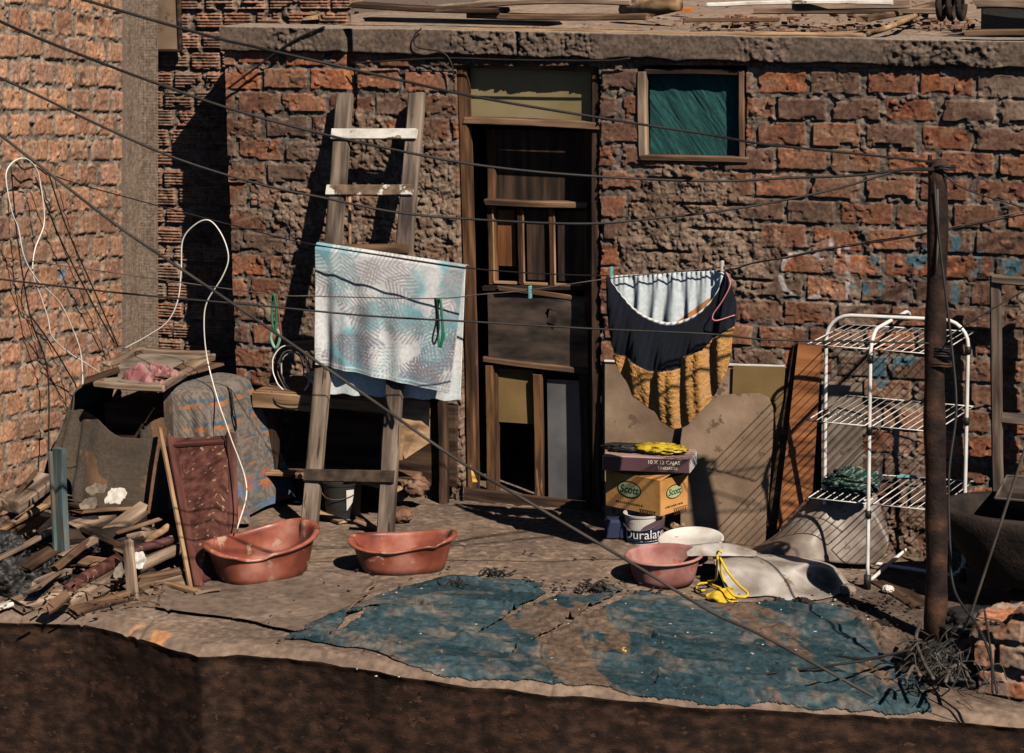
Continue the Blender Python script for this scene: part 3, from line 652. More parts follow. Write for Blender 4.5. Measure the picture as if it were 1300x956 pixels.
# small junk under the bench
lump_ = lambda px, py, out, r, mm, seed, lab, cat, nm, **k: tag(lump(nm, fl(px, py)+Vector((0, 0, r*.8)), r, M[mm], seed, **k), lab, cat)
lump_(500, 640, 0, .06, 'rock', 1, 'upper rough stone left of the right ladder rail', 'stone', 'stone', fr=1.5, amp=.3, sq=(1, .8, .9))
s = fl(512, 664); tag(lump('stone', s+Vector((0, 0, .045)), .055, M['rock'], 5, sq=(1, .9, .8), fr=1.2, amp=.25), 'rounded stone on the floor right of the ladder foot', 'stone')
s = fl(520, 652)+Vector((0, .1, 0)); tag(lump('stone', s+Vector((0, 0, .12)), .06, M['rock'], 9, sq=(1.1, .9, .9), fr=1.5, amp=.35), 'orange brown stone lying on top of the rounded one', 'stone')
# dark paint bucket
def lathe(prof, c, n=40, ax=1.0, ay=1.0, rot=0.0, tilt=None):
    V = []; F = []
    for (r, z) in prof:
        for k in range(n):
            a = 2*math.pi*k/n; x, y = r*ax*math.cos(a), r*ay*math.sin(a); V.append(Vector((x*math.cos(rot)-y*math.sin(rot), x*math.sin(rot)+y*math.cos(rot), z)))
    if tilt is not None: V = [tilt @ v for v in V]
    V = [Vector(c)+v for v in V]
    for i in range(len(prof)-1):
        for k in range(n): F.append((i*n+k, i*n+(k+1) % n, (i+1)*n+(k+1) % n, (i+1)*n+k))
    return V, F
def pail(name, c, r, h, m, lab, label_m=None, cat='bucket', lid=False, **kw):
    V, F = lathe([(0.001, .004), (r*.86, .004), (r*.88, .0), (r, h*.93), (r+.004, h*.93), (r+.006, h), (r-.002, h), (r-.006, h*.9), (r*.85, .012), (.001, .012)], c)
    o = mesh_obj(name, V, F, m, None, smooth=False); tag(o, lab, cat)
    hd = MB().tube([Vector(c)+Vector((math.cos(a)*(r+.008), -abs(math.sin(a))*.01-(r+.004)*math.sin(a)*.95, h*.85-abs(math.sin(a))*.05)) for a in np.linspace(0, math.pi, 14)], .0022, 5).build('handle', M['cable_grey'], o)
    return o
c = fl(436, 655); bk = pail('paint_bucket', c, .10, .19, M['bag'], 'dark paint bucket in the shade under the ladder rung')
V = []; F = []
for i in range(2):
    for k, a in enumerate(np.linspace(-.95, -.55, 6)): V.append(c+Vector((math.cos(a)*(.098+.006*i), math.sin(a)*(.098+.006*i), .05+.11*i+.01*k*(i == 0)-.0)))
for k in range(5): F.append((k, k+1, k+7, k+6))
mesh_obj('paper_label', V, F, M['white_plastic'], bk, solid=.001)
o = plate('board_offcut', [(420, 650, 0), (450, 663, 0), (436, 658, 1)], .7, .75, .01, M['wood_tan'], None, None)
bpy.data.objects.remove(o)
o = plank('board_offcut', fl(402, 650, .02), fl(434, 662, .02), .05, .02, M['wood_tan'], None, seed=99); tag(o, 'tan splinter on the floor between the ladder feet', 'offcut')
o = plank('board_offcut', fl(452, 660, .06), fl(478, 672, .01), .05, .02, M['wood_brown'], None, seed=98); tag(o, 'brown offcut on the floor beside the right ladder foot', 'offcut')
lump_(572, 622, 0, .09, 'bag', 12, 'dark lumpy sack in the corner left of the door frame', 'sack', 'dark_sack', fr=1.5, sq=(.7, .6, 1.2))
plate('yellow_strip', [(597, 590, 0), (606, 612, 1), (600, 612, 1)], .08, .12, .004, flat('yellow_foam', (222, 176, 84)), 'small yellow sliver at the foot of the door frame', 'strip')

# ================================================================== CLOTHES ON THE LINES
GA = 1.06; TW = .62
# towel: front flap and longer back flap over the upper line
def bil(c00, c10, c11, c01, u, v):
    c00, c10, c11, c01 = [np.array(x) for x in (c00, c10, c11, c01)]
    u = u[..., None]; v = v[..., None]
    return c00*(1-u)*(1-v)+c10*u*(1-v)+c11*u*v+c01*(1-u)*v
tz = lambda px, py, o_: np.array(at(px, py, o_))
def leafpat(a, b_):      # palm leaf print: a,b in metres
    base = mixc((.62, .62, .62), (.20, .40, .45), sst(.44, .60, fbm(a*4.5, b_*4, 4, 300)))
    best = np.full(a.shape, -9.0); out = base.copy()
    rg_ = random.Random(8)
    for k in range(46):
        cx, cy = rg_.uniform(-.1, .95), rg_.uniform(-.15, .95); th = rg_.uniform(0, 2*math.pi); Lf = rg_.uniform(.10, .19); col = rg_.choice([(.30, .27, .28), (.34, .31, .31), (.24, .21, .24), (.20, .38, .42), (.66, .66, .65), (.36, .33, .33)])
        p = (a-cx)*math.cos(th)+(b_-cy)*math.sin(th); q = -(a-cx)*math.sin(th)+(b_-cy)*math.cos(th)
        curve = q-1.5*p*p; env = 1-(p/Lf)**2; wid = .085*np.clip(env, 0, 1)**.5
        fr = np.sin((p-np.abs(curve)*.95)*235+fbm(a*20, b_*20, 2, k)*2.5); msk = (np.abs(curve) < wid)*(env > 0)*(fr > -.1)*1.0
        msk = np.maximum(msk, (np.abs(curve) < .0018)*(env > 0))
        out = mixc(out, col, msk*(.5+.5*fbm(a*9, b_*9, 3, 333)))
    return out
nu, nv = 210, 230
u, v = np.meshgrid(np.linspace(0, 1, nu), np.linspace(0, 1, nv), indexing='ij')
pf = bil(tz(401, 311, TW), tz(591, 340, TW), tz(572, 499, TW+.09), tz(402, 462, TW+.0), u, v)
wv = .013*np.sin(u*30+4*fbm(u*2, v*1.5, 2, 310))*sst(.0, .7, v)*np.clip(1.2-u*1.2, .15, 1)+.006*np.sin((u*60))*np.exp(-((u-.15)/.15)**2)*v+.012*(fbm(u*3, v*3, 3, 311)-.5)
pf[..., 1] -= wv+.012*np.sqrt(np.clip(v/.03, 0, 1)); 
cf = leafpat(u*.84, v*.7)
cf = mixc(cf, (.78, .78, .78), (sst(.985, .995, v)+sst(.975, .968, v)*sst(.955, .962, v))*.5)
towel = grid('towel', pf, M['cloth'], None, cols=cf, solid=.004)
tag(towel, 'white towel with grey and teal palm leaves hanging in front of the ladder', 'towel')
pb = bil(tz(403, 311, TW-.03), tz(591, 341, TW-.03), tz(584, 509, TW-.03), tz(402, 499, TW-.015), u, v)
pb[..., 1] -= .006*np.sin(u*30)*v; pb[..., 2] += .004*np.sin(u*40)*v
cb = mixc(leafpat(u*.84+.3, v*.8), (.8, .8, .79), .72)
grid('back_layer', pb, M['cloth'], towel, cols=cb, solid=.004)
# fold over the line joins both
uu = np.linspace(0, 1, nu)[:, None]*np.ones((1, 8)); aa = np.linspace(0, math.pi, 8)[None, :]*np.ones((nu, 1))
A0 = tz(401, 311, TW+.012); A1 = tz(591, 340, TW+.012)
Pm = A0*(1-uu[..., None])+A1*uu[..., None]; Pm = Pm+np.stack([0*aa, .0215-.0215*np.cos(aa), .010*np.sin(aa)], -1)
grid('fold', Pm, M['cloth'], towel, cols=leafpat(uu*.84, aa*.01), solid=.004)

# fleece garment
gar = thing('fleece_garment', 'ochre fleece garment with navy yoke and white lining pegged to the line', 'garment', at(855, 540, GA))
def crv(pts, n):        # resample pixel polyline smoothly
    P = spline([Vector((a, b_, 0)) for a, b_ in pts], 12); P = np.array([(q.x, q.y) for q in P]); s = np.r_[0, np.cumsum(np.hypot(*np.diff(P, axis=0).T))]; t = np.linspace(0, s[-1], n)
    return np.stack([np.interp(t, s, P[:, 0]), np.interp(t, s, P[:, 1])], -1)
nu, nv = 260, 160
topc = crv([(772, 350), (776, 357), (790, 375), (805, 391), (822, 402), (845, 409), (868, 406), (890, 394), (908, 374), (918, 352), (921, 343)], nu)
botc = crv([(771, 351), (771, 385), (776, 425), (785, 463), (799, 492), (822, 515), (846, 537), (866, 543), (884, 529), (908, 500), (926, 465), (932, 420), (934, 385), (927, 358), (922, 343)], nu)
u, v = np.meshgrid(np.linspace(0, 1, nu), np.linspace(0, 1, nv), indexing='ij')
px = topc[:, None, 0]*(1-v)+botc[:, None, 0]*v; py = topc[:, None, 1]*(1-v)+botc[:, None, 1]*v
fx = [760, 783, 800, 822, 829, 866, 868, 895, 905, 935]; fy = [440, 447, 452, 464, 469, 466, 452, 443, 430, 414]
isf = py-np.interp(px, fx, fy)
def topix(px, py, out):
    d = Fw+((px-650)/FPX)[..., None]*Rt-((py-478)/FPX)[..., None]*Up; t = (-out-CAM[1])/d[..., 1]; return CAM+d*t[..., None]
bulge = .05*np.sin(np.pi*v)*np.sin(np.pi*u)
fold = .020*np.sin((px-770)*.17+1.5*fbm(px*.02, py*.01, 2, 320))*sst(0, .5, v)*(.4+1.2*fbm(px*.03, py*.004, 2, 325))+.010*np.sin((px-770)*.34+1+3*fbm(px*.02, py*.01, 2, 326))*(isf > 0)+.006*np.sin((px+py*.2)*.8)*(isf < 0)*.6
flz = (isf > 0)*(.010+.009*(fbm(px*.45, py*.45, 3, 321)))
P = topix(px, py, GA+.0*px)
P = P+np.stack([0*px, -(bulge+fold+flz), 0*px], -1)
cn = mixc((.004, .006, .010), (.010, .013, .021), fbm(px*.1, py*.03, 3, 322))
co = mixc((.50, .23, .055), (.68, .36, .11), fbm(px*.5, py*.5, 3, 323)); co = mixc(co, (.24, .11, .035), sst(.55, .75, fbm(px*.3+7, py*.3, 3, 324))*.5)
mk = sst(-1, 0, isf)
fq = (isf[:-1, :-1] > 0)
grid('fleece_panel', P, M['fleece'], gar, cols=co, mask=fq, solid=.006)
cn2 = mixc(cn, (.75, .74, .72), sst(.03, .012, v)*.9)
grid('navy_yoke', P, M['cloth'], gar, cols=cn2, mask=~fq, solid=.004)
cable('pink_piping', [at(922, 346, GA+.01), at(927, 361, GA+.05), at(917, 382, GA+.06), at(905, 400, GA+.07), at(909, 407, GA+.07), at(933, 400, GA+.02)], .003, flat('pink_piping', (206, 128, 134)), None, parent=gar)
# white lining: gathered, hanging behind the neckline
px = 774+(920-774)*u; top = 350-7*u; py = top+(412-top)*v+0*u
ga = .020*(fbm(u*7, v*.5, 2, 334)+.2)*np.sin(u*44+9*fbm(u*3, v*.5, 2, 330))*(.35+.65*v)*sst(0, .08, v)+.004*np.sin(u*150)*np.exp(-v*6)
P = topix(px, py, GA-.035+0*px); P[..., 1] -= ga
msk = (np.interp(px, topc[:, 0], topc[:, 1]) > py-14)[:-1, :-1]
cw = mixc((.50, .56, .58), (.60, .66, .68), fbm(px*.2, py*.2, 3, 331)); cw = mixc(cw, (.42, .18, .06), (sst(0, 1, (px-868)*.72+(py-399)*1.0-2)*sst(36, 30, (px-868)*.72+(py-399)*1.0-2)*(px > 860)))
grid('white_lining', P, M['cloth'], gar, cols=cw, mask=msk, solid=.003)
bk_ = topix(botc[:, None, 0]*np.ones(2), botc[:, None, 1]*np.ones(2), GA-.08)

# pegs and dangling strings
def peg(px, py, out, m, lab, h=.04):
    c = at(px, py, out); o = MB()
    o.box(c+Vector((-.0, -.008, 0)), (.012, .007, h), bev=.002); o.box(c+Vector((0, .008, .0)), (.012, .007, h), bev=.002); o.tube([c+Vector((-.008, 0, .004)), c+Vector((.008, 0, .004))], .006, 8)
    tag(o.build('clothes_peg', m), lab, 'clothes peg', 'pegs clipped to the washing lines')
peg(776, 345, GA, flat('teal_peg', (110, 170, 170)), 'pale teal peg on the left corner of the fleece garment', .045)
peg(917, 338, GA, M['white_plastic'], 'white peg on the right corner of the fleece garment', .05)
peg(673, 371, GA, flat('teal_peg', (110, 170, 170)), 'lone teal peg on the line in front of the door', .06)
peg(1065, 317, 1.0, flat('pink_peg', (220, 170, 170)), 'pale pink peg on the line left of the pole', .04)
def strings(items, lab, nm='dangling_string'):
    r = thing(nm, lab, 'string', at(items[0][0][0][0], items[0][0][0][1], GA))
    for pts, m, rad in items: cable('strand', [at(a, b_, GA+.003*i) for i, (a, b_) in enumerate(pts)], rad, m, None, parent=r)
g1 = flat('green_string', (36, 118, 84)); g2 = flat('red_string', (150, 70, 60)); g3 = flat('mint_string', (130, 170, 150))
strings([([(347, 372), (345, 395), (346, 412), (349, 418), (351, 396), (348, 373)], g1, .006), ([(351, 373), (354, 400), (357, 425), (355, 432)], g2, .004), ([(347, 415), (344, 430), (350, 442), (355, 430), (352, 418)], g3, .008)], 'bunch of green, red and mint strings hanging left of the towel')
strings([([(552, 378), (554, 405), (549, 430), (552, 436), (557, 415), (554, 378)], M['cable'], .005), ([(557, 378), (555, 405), (558, 440), (562, 420), (559, 378)], g1, .006), ([(560, 380), (560, 400), (564, 425), (560, 441)], g1, .004)], 'black and green strings hanging over the right side of the towel')

# ================================================================== CABLES
def cab(px, out, r=.0045, m='cable', lab='', grp='cables strung across the terrace', nm='overhead_cable'):
    n = len(px); pts = []
    for i, (a, b_) in enumerate(px):
        f = i/(n-1); o_ = out[0]+(out[1]-out[0])*f if hasattr(out, '__len__') else out; pts.append(at(a, b_, o_))
    return cable(nm, pts, r, M[m], lab, 'cable', grp, seg=10)
PO = 1.30   # pole plane
cab([(-60, -54), (108, 0), (270, 47), (330, 61), (500, 100), (609, 124), (764, 150), (900, 171), (970, 183), (1095, 196), (1186, 206)], (5.0, PO), .0055, lab='topmost black cable running from the upper left corner to the pole top')
cab([(-40, 8), (31, 41), (116, 75), (188, 102), (292, 138), (405, 169), (500, 190), (609, 210), (742, 223), (900, 230), (1000, 226), (1083, 223), (1145, 216), (1186, 216)], (4.2, PO), .006, lab='second black cable from the top crossing in front of the ladder')
cab([(-40, 80), (50, 122), (135, 163), (226, 202), (330, 234), (415, 252), (506, 270), (609, 279), (746, 284), (843, 276), (900, 270), (970, 259), (1061, 240), (1145, 216), (1186, 214)], (3.4, PO), .0055, lab='third cable that sags in front of the three door panels')
cab([(-40, 140), (50, 210), (147, 285), (229, 341), (330, 409), (481, 514), (575, 580), (667, 635), (797, 712), (900, 775), (970, 808), (1051, 852), (1110, 885)], (4.5, 4.6), .0052, 'cable_mid', 'thick grey cable running diagonally down to the lower right')
cab([(20, 205), (60, 220), (122, 240), (330, 295), (401, 311), (500, 327), (591, 340), (680, 347), (772, 350), (846, 347), (922, 343), (960, 333), (1000, 327), (1055, 316), (1171, 298), (1330, 266)], (.5, 1.3), .0035, lab='cable that carries the leaf print towel')
cab([(-30, 322), (100, 340), (330, 372), (405, 376), (550, 379), (609, 374), (673, 368), (786, 352), (900, 341), (970, 332), (1055, 314), (1171, 296), (1330, 262)], (GA, GA), .003, 'cable_grey', lab='thin washing line that holds the pegs and strings', nm='washing_line')
cab([(-30, 351), (153, 372), (330, 388), (468, 401), (609, 409), (746, 417), (900, 424), (970, 431), (1095, 434), (1186, 436)], (3.0, PO), .0045, lab='lowest level cable crossing the towel and tied round the pole')
cab([(1190, 214), (1221, 238), (1287, 260), (1340, 275)], (PO, PO), .004, lab='cable leaving the pole top towards the right edge')
cab([(1190, 452), (1218, 418), (1300, 369), (1340, 345)], (PO, 1.6), .0035, 'cable_grey', lab='pale rope tied to the pole and rising to the right')
cab([(1222, 800), (1232, 780), (1262, 690), (1300, 573), (1330, 480)], (2.0, 2.2), .006, 'cable_grey', lab='grey rope slanting from the rag bundle up past the sink')
cab([(1186, 230), (1192, 300), (1208, 437), (1214, 520), (1205, 600), (1206, 690), (1212, 750), (1240, 793), (1256, 830), (1266, 880)], (PO+.06, 2.3), .006, lab='black cable hanging down beside the pole', nm='hanging_cable')
cab([(1250, 775), (1258, 830), (1260, 880)], (2.25, 2.3), .005, lab='short black cable lying against the broken brick stub', nm='hanging_cable')
cab([(790, 884), (900, 864), (1000, 852), (1100, 838), (1150, 826), (1186, 812)], (2.3, 1.8), .006, lab='black cable low over the blue netting running to the pole foot')
cab([(1060, 832), (1100, 836), (1160, 824)], (2.3, 1.9), .005, lab='short second cable low beside the pole foot')
cab([(447, 80), (560, 74), (650, 76), (765, 77), (800, 74)], .06, .005, lab='cable tacked under the concrete beam above the door', nm='wall_cable')
cab([(290, 112), (330, 82), (372, 52), (412, 34)], .06, .006, lab='short black cable slanting over the upper left of the house wall', nm='wall_cable')
cab([(535, 36), (526, 46), (530, 60), (560, 66), (572, 78), (577, 100)], .07, .004, lab='black wire looping off the beam left of the transom', nm='wall_cable')
oc = thing('shadow_cable_run', 'four thin unseen cables added high at the right to fan shadows over the bricks', 'cable', at(1290, 300, 1.0))  # added out of view to throw the diagonal cable shadows on the wall
for (a, b_, t_) in [((1010, 436), (1330, 274), 1.5), ((1105, 404), (1330, 292), 1.7), ((1195, 404), (1330, 262), 1.9), ((1215, 424), (1330, 290), 2.0)]:
    p0, p1 = at(*a), at(*b_); dd = SUNDIR/SUNDIR.y
    MB().tube([p0-dd*t_, (p0+p1)/2-dd*t_-Vector((0, 0, .01)), p1-dd*t_], .0055, 6).build('strand', M['cable'], oc, smooth=True)
lwc = lambda px, X_: [onx(a, b_, X_) for a, b_ in px]
cable('white_cable', [onx(a, b_, -2.22+.02*i/10) for i, (a, b_) in enumerate([(150, 488), (110, 462), (85, 446), (66, 427), (61, 405), (52, 377), (42, 349), (44, 318), (55, 289), (56, 267), (52, 238), (47, 216), (34, 202), (19, 204), (8, 219), (10, 245), (16, 272), (23, 289), (31, 327), (47, 355), (75, 383), (91, 415), (102, 446), (105, 484), (103, 512), (108, 537), (125, 562), (132, 559), (125, 547), (103, 512)])], .0036, M['cable_white'], 'white cable looped on the left brick wall', 'cable')
cable('white_cable', [at(a, b_, .75+.9*sst(455, 672, b_)*(i > 12)) for i, (a, b_) in enumerate([(157, 443), (188, 426), (213, 408), (226, 380), (230, 343), (232, 305), (248, 285), (266, 280), (282, 299), (290, 327), (282, 352), (263, 383), (259, 412), (263, 455), (276, 506), (292, 553), (313, 618), (301, 672)])], .0036, M['cable_white'], 'white cable looping up before the black gap and down to the first basin', 'cable')
for i, (pp, lab) in enumerate([
    ([(14, 212), (22, 300), (38, 400), (60, 470), (62, 580)], 'thin black wire down the left brick wall below the loop'),
    ([(60, 215), (85, 290), (120, 370), (150, 440)], 'thin black wire slanting across the left wall to the column foot'),
    ([(45, 225), (75, 300), (115, 380), (145, 435)], 'second thin black wire slanting beside the first on the left wall'),
    ([(38, 400), (60, 430), (85, 470), (98, 500), (90, 560)], 'kinked black wire on the lower left wall'),
    ([(20, 205), (30, 215), (45, 212), (60, 222)], 'knotted black wire end on top of the white loop')]):
    cable('wall_wire', lwc(pp, -2.27), .004, M['cable'], lab, 'wire', 'black wires on the left brick wall')
# ================================================================== LEFT CORNER: covered heap
def fb(px, py, y):          # point seen at a pixel on the plane y
    return at(px, py, -y)
# hidden crate under the blanket, blanket draped over it
bx0, bx1, by0, by1, bz_ = -2.08, -1.28, -.92, -.36, .70
MB().box(((bx0+bx1)/2, (by0+by1)/2, bz_/2-.02), (bx1-bx0-.1, by1-by0-.1, bz_-.06), bev=.01)
def drape(name, c, hx, hy, zt, zb, mat_, colf, s0=0, s1=1, ns=460, nt=220, rc=.10, flare=.05, fold=.02, seed=0, parent=None, rt=.07, dent=None, cut=None):
    s = np.linspace(s0, s1, ns)[:, None]*np.ones((1, nt)); t = np.linspace(0, 1, nt)[None, :]*np.ones((ns, 1))
    ang = s*2*np.pi     # 0 = +x side, going counter-clockwise; -y side (front) at .75
    e = .38; ca, sa = np.cos(ang), np.sin(ang)
    ux = np.sign(ca)*np.abs(ca)**e; uy = np.sign(sa)*np.abs(sa)**e
    zbot = zb(s) if callable(zb) else zb
    tt = .38     # share of t on the top
    rad = np.clip(t/tt, 0, 1); dn = np.clip((t-tt)/(1-tt), 0, 1); H_ = zt-zbot
    round_ = 1-np.sqrt(np.clip(1-np.clip((rad-.72)/.28, 0, 1)**2, 0, 1)); dn = dn
    fo = fold*dn**.7*(np.sin(ang*11+seed+2*fbm(ang*1.3, dn*.8, 2, seed))+.6*np.sin(ang*23+seed*2)+1.2*(fbm(ang*3, dn*2, 3, seed+2)-.5)*2)
    r_out = 1+0*rad
    X_ = c[0]+ux*(hx*rad+(flare*dn+fo)); Y_ = c[1]+uy*(hy*rad+(flare*dn+fo))
    Z_ = zt-.055*round_-dn*(H_-.055)+.012*(fbm(X_*5, Y_*5, 3, seed+5)-.5)
    if dent is not None: Z_ = dent(X_, Y_, Z_, dn)
    P = np.stack([X_, Y_, Z_], -1)
    mk = None if cut is None else ~cut(s, t, dn, X_, Z_)[:-1, :-1]
    return grid(name, P, mat_, parent, cols=colf(s, dn, X_, Y_, Z_), solid=.006, mask=mk)
def colpat(s, dn, x, y, z):
    sp = sst(.40, .56, fbm(x*110+z*90, y*110, 2, 400)); base = mixc((.11, .088, .072), (.20, .165, .14), sp*.8)
    L = x*.9-y*.9; zz = z
    P_ = .115; row = np.floor(zz/P_); fx_ = (L+.5*P_*(row % 2))/(.15); cx = np.floor(fx_); lx = fx_-cx; lz = zz/P_-row
    on = (lx > .25)*(lx < .74); lz = lz-.12*(lx-.5); blue = on*(lz > .52)*(lz < .68); orr = on*(lz > .28)*(lz < .48)
    j = fbm(x*60, z*60, 2, 401) > .42
    ok = (hsh(cx, row, 5) > .18)
    base = mixc(base, (.05, .10, .15), blue*j*ok); base = mixc(base, (.34, .13, .05), orr*j*ok)
    low = z < .22
    base = mixc(base, (.38, .10, .05), low*(fbm(L*16, z*16, 2, 402) > .66)*.6); base = mixc(base, (.07, .15, .24), low*(fbm(L*16+5, z*16, 2, 403) > .60)*.8)
    return base
def colbrown(s, dn, x, y, z):
    base = mixc((.055, .04, .03), (.11, .085, .063), fbm(x*120, z*120, 3, 410)); row = np.sin(z*70)
    return mixc(base, (.26, .12, .06), (fbm(x*18, z*9, 2, 411) > .66)*.5)
pt = fl(340, 655); 
hx, hy = (bx1-bx0)/2, (by1-by0)/2; cc = ((bx0+bx1)/2, (by0+by1)/2)
def dn_(X_, Y_, Z_, dn): return Z_-.05*sst(-1.75, -2.0, X_)*(1-dn)
bl1 = drape('patterned_blanket', cc, hx, hy, bz_, lambda s: .03+.10*sst(-.16, -.24, s), M['cloth'], colpat, s0=-.235, s1=.20, fold=.030, flare=.15, seed=3)
tag(bl1, 'grey blanket dotted with blue and orange dashes draped over the covered heap', 'blanket')
bl2 = drape('brown_blanket', (cc[0]-.02, cc[1]-.0), hx+.02, hy+.03, bz_-.012, lambda s: .20+.10*sst(.70, .62, s)-.12*sst(.66, .72, s), M['cloth'], colbrown, s0=.44, s1=.780, fold=.020, flare=.10, seed=7, cut=lambda s, t, dn, X_, Z_: (dn < .22+.10*np.sin(X_*14+1)*1)&(s > .60)&(s < .765)&(t > .2))
tag(bl2, 'coarse dark brown blanket hanging at the left of the covered heap', 'blanket')
heap = MB().box((cc[0]-.03, cc[1]+.02, .30), (1.3*hx, 1.3*hy, .56), bev=.01).build('wooden_crate', M['wood_dark']); tag(heap, 'dark crate hidden under the two blankets in the left corner', 'crate')
# roll of blanket at the foot
def roll(x, y, z, r, L_, d):
    pass
# shutter boards lying on top
ZT_ = bz_+.035
def tp(px, py, h=0): return _pl(px, py, 2, ZT_+h)
sh = thing('window_shutter', 'tan framed window shutter lying flat on the covered heap', 'shutter', tp(195, 465))
q = [tp(128, 486), tp(197, 490), tp(262, 452), tp(172, 442)]
pl_ = MB().prism([p for p in q], (0, 0, -.015)); pl_.build('shutter_panel', M['grey_board'], sh)
for a, b_ in [((122, 487), (208, 493)), ((135, 462), (180, 444)), ((178, 444), (262, 449)), ((206, 492), (268, 452)), ((225, 470), (268, 455))]:
    plank('shutter_frame', tp(*a, .01), tp(*b_, .01), .05, .028, M['wood_grey' if a[0] != 225 else 'wood_brown'], sh)
o = plank('board_offcut', tp(205, 480, .02), tp(275, 462, .01), .09, .014, M['wood_brown'], None, seed=4); tag(o, 'thin brown board resting on the right edge of the shutter', 'board')
o = plank('board_offcut', tp(108, 484, -.02), tp(150, 470, .03), .11, .015, M['wood_dark'], None, seed=5); tag(o, 'dark board poking out at the left end of the shutter', 'board')
# crumpled pink cloth
c = tp(196, 474, .03); n = 120
u, v = np.meshgrid(np.linspace(-1, 1, n), np.linspace(-1, 1, n), indexing='ij')
rr_ = np.hypot(u, v); th = np.arctan2(v, u); R_ = (1+.25*(fbm(np.cos(th)*1.5+3, np.sin(th)*1.5+3, 2, 420)-.5)*2)
x = u*.145*R_+.04*(fbm(u*3, v*3, 3, 421)-.5); y = v*.10*R_+.04*(fbm(u*3+9, v*3, 3, 422)-.5)
z = .035*np.sqrt(np.clip(1-rr_**2, 0, 1))+.07*np.abs(fbm(u*2.6, v*2.6, 4, 423)-.5)*2-.04*sst(.2, 1.3, v*-1+.3)*1.6
P = np.stack([c.x+x*math.cos(.0), c.y+y, c.z+z-.02], -1); mk = (rr_ < 1.02)[:-1, :-1]
Cp = mixc((.30, .13, .125), (.42, .23, .215), fbm(u*8, v*8, 3, 424)); Cp = mixc(Cp, (.2, .05, .06), sst(.55, .62, fbm(u*2.3, v*2.3, 3, 425))*.7)
tag(grid('pink_cloth', P, M['cloth'], None, cols=Cp, mask=mk, solid=.004), 'crumpled dusty pink cloth lying on the shutter', 'cloth')
# maroon door panel leaning on the heap
A0 = fl(250, 748); A1 = fl(298, 728)
top0 = at(213, 557, 1.02); top1 = at(296, 552, 1.02)
pan = thing('cupboard_door', 'worn maroon cupboard door leaning against the covered heap', 'cupboard door', A0)
U_ = (A1-A0); 
P00, P10, P11, P01 = A0, A1, top1, top0
def lp(a, b_, o_=0):
    p = P00*(1-a)*(1-b_)+P10*a*(1-b_)+P11*a*b_+P01*(1-a)*b_; nn = (P10-P00).cross(P01-P00).normalized(); nn = nn if nn.y < 0 else -nn
    return p+nn*o_
nn_ = lp(0, 0, 1)-lp(0, 0, 0)
body = MB().prism([lp(0, 0), lp(1, 0), lp(1, 1), lp(0, 1)], -nn_*.022).build('door_panel', M['maroon_upright'], pan)
for (a, b_, w_) in [((.04, 0), (.04, 1), .05), ((.96, 0), (.96, 1), .05)]: plank('door_stile', lp(*a, .006), lp(*b_, .006), w_, .022, M['maroon_paint'], pan, up=nn_, ragged=.002, bend=.001)
for (b_) in (.05, .95): plank('door_rail', lp(.1, b_, .006), lp(.9, b_, .006), .06, .02, M['maroon_paint'], pan, up=nn_, ragged=0, bend=0)
arch = [lp(.16, .12, .004)]+[lp(.16, .80, .004), lp(.24, .83, .004)]+[lp(.24+.52*k/10, .83+.07*math.sin(k/10*math.pi), .004) for k in range(11)]+[lp(.84, .80, .004), lp(.84, .12, .004), lp(.16, .12, .004)]
MB().tube(arch, .005, 6).build('moulding', M['maroon_paint'], pan, smooth=True)
o = plank('thin_batten', fl(243, 752), at(203, 545, 1.02), .018, .02, M['wood_tan'], None, up=(0, -1, 0), seed=3); tag(o, 'thin bare batten leaning at the left edge of the cupboard door', 'batten')

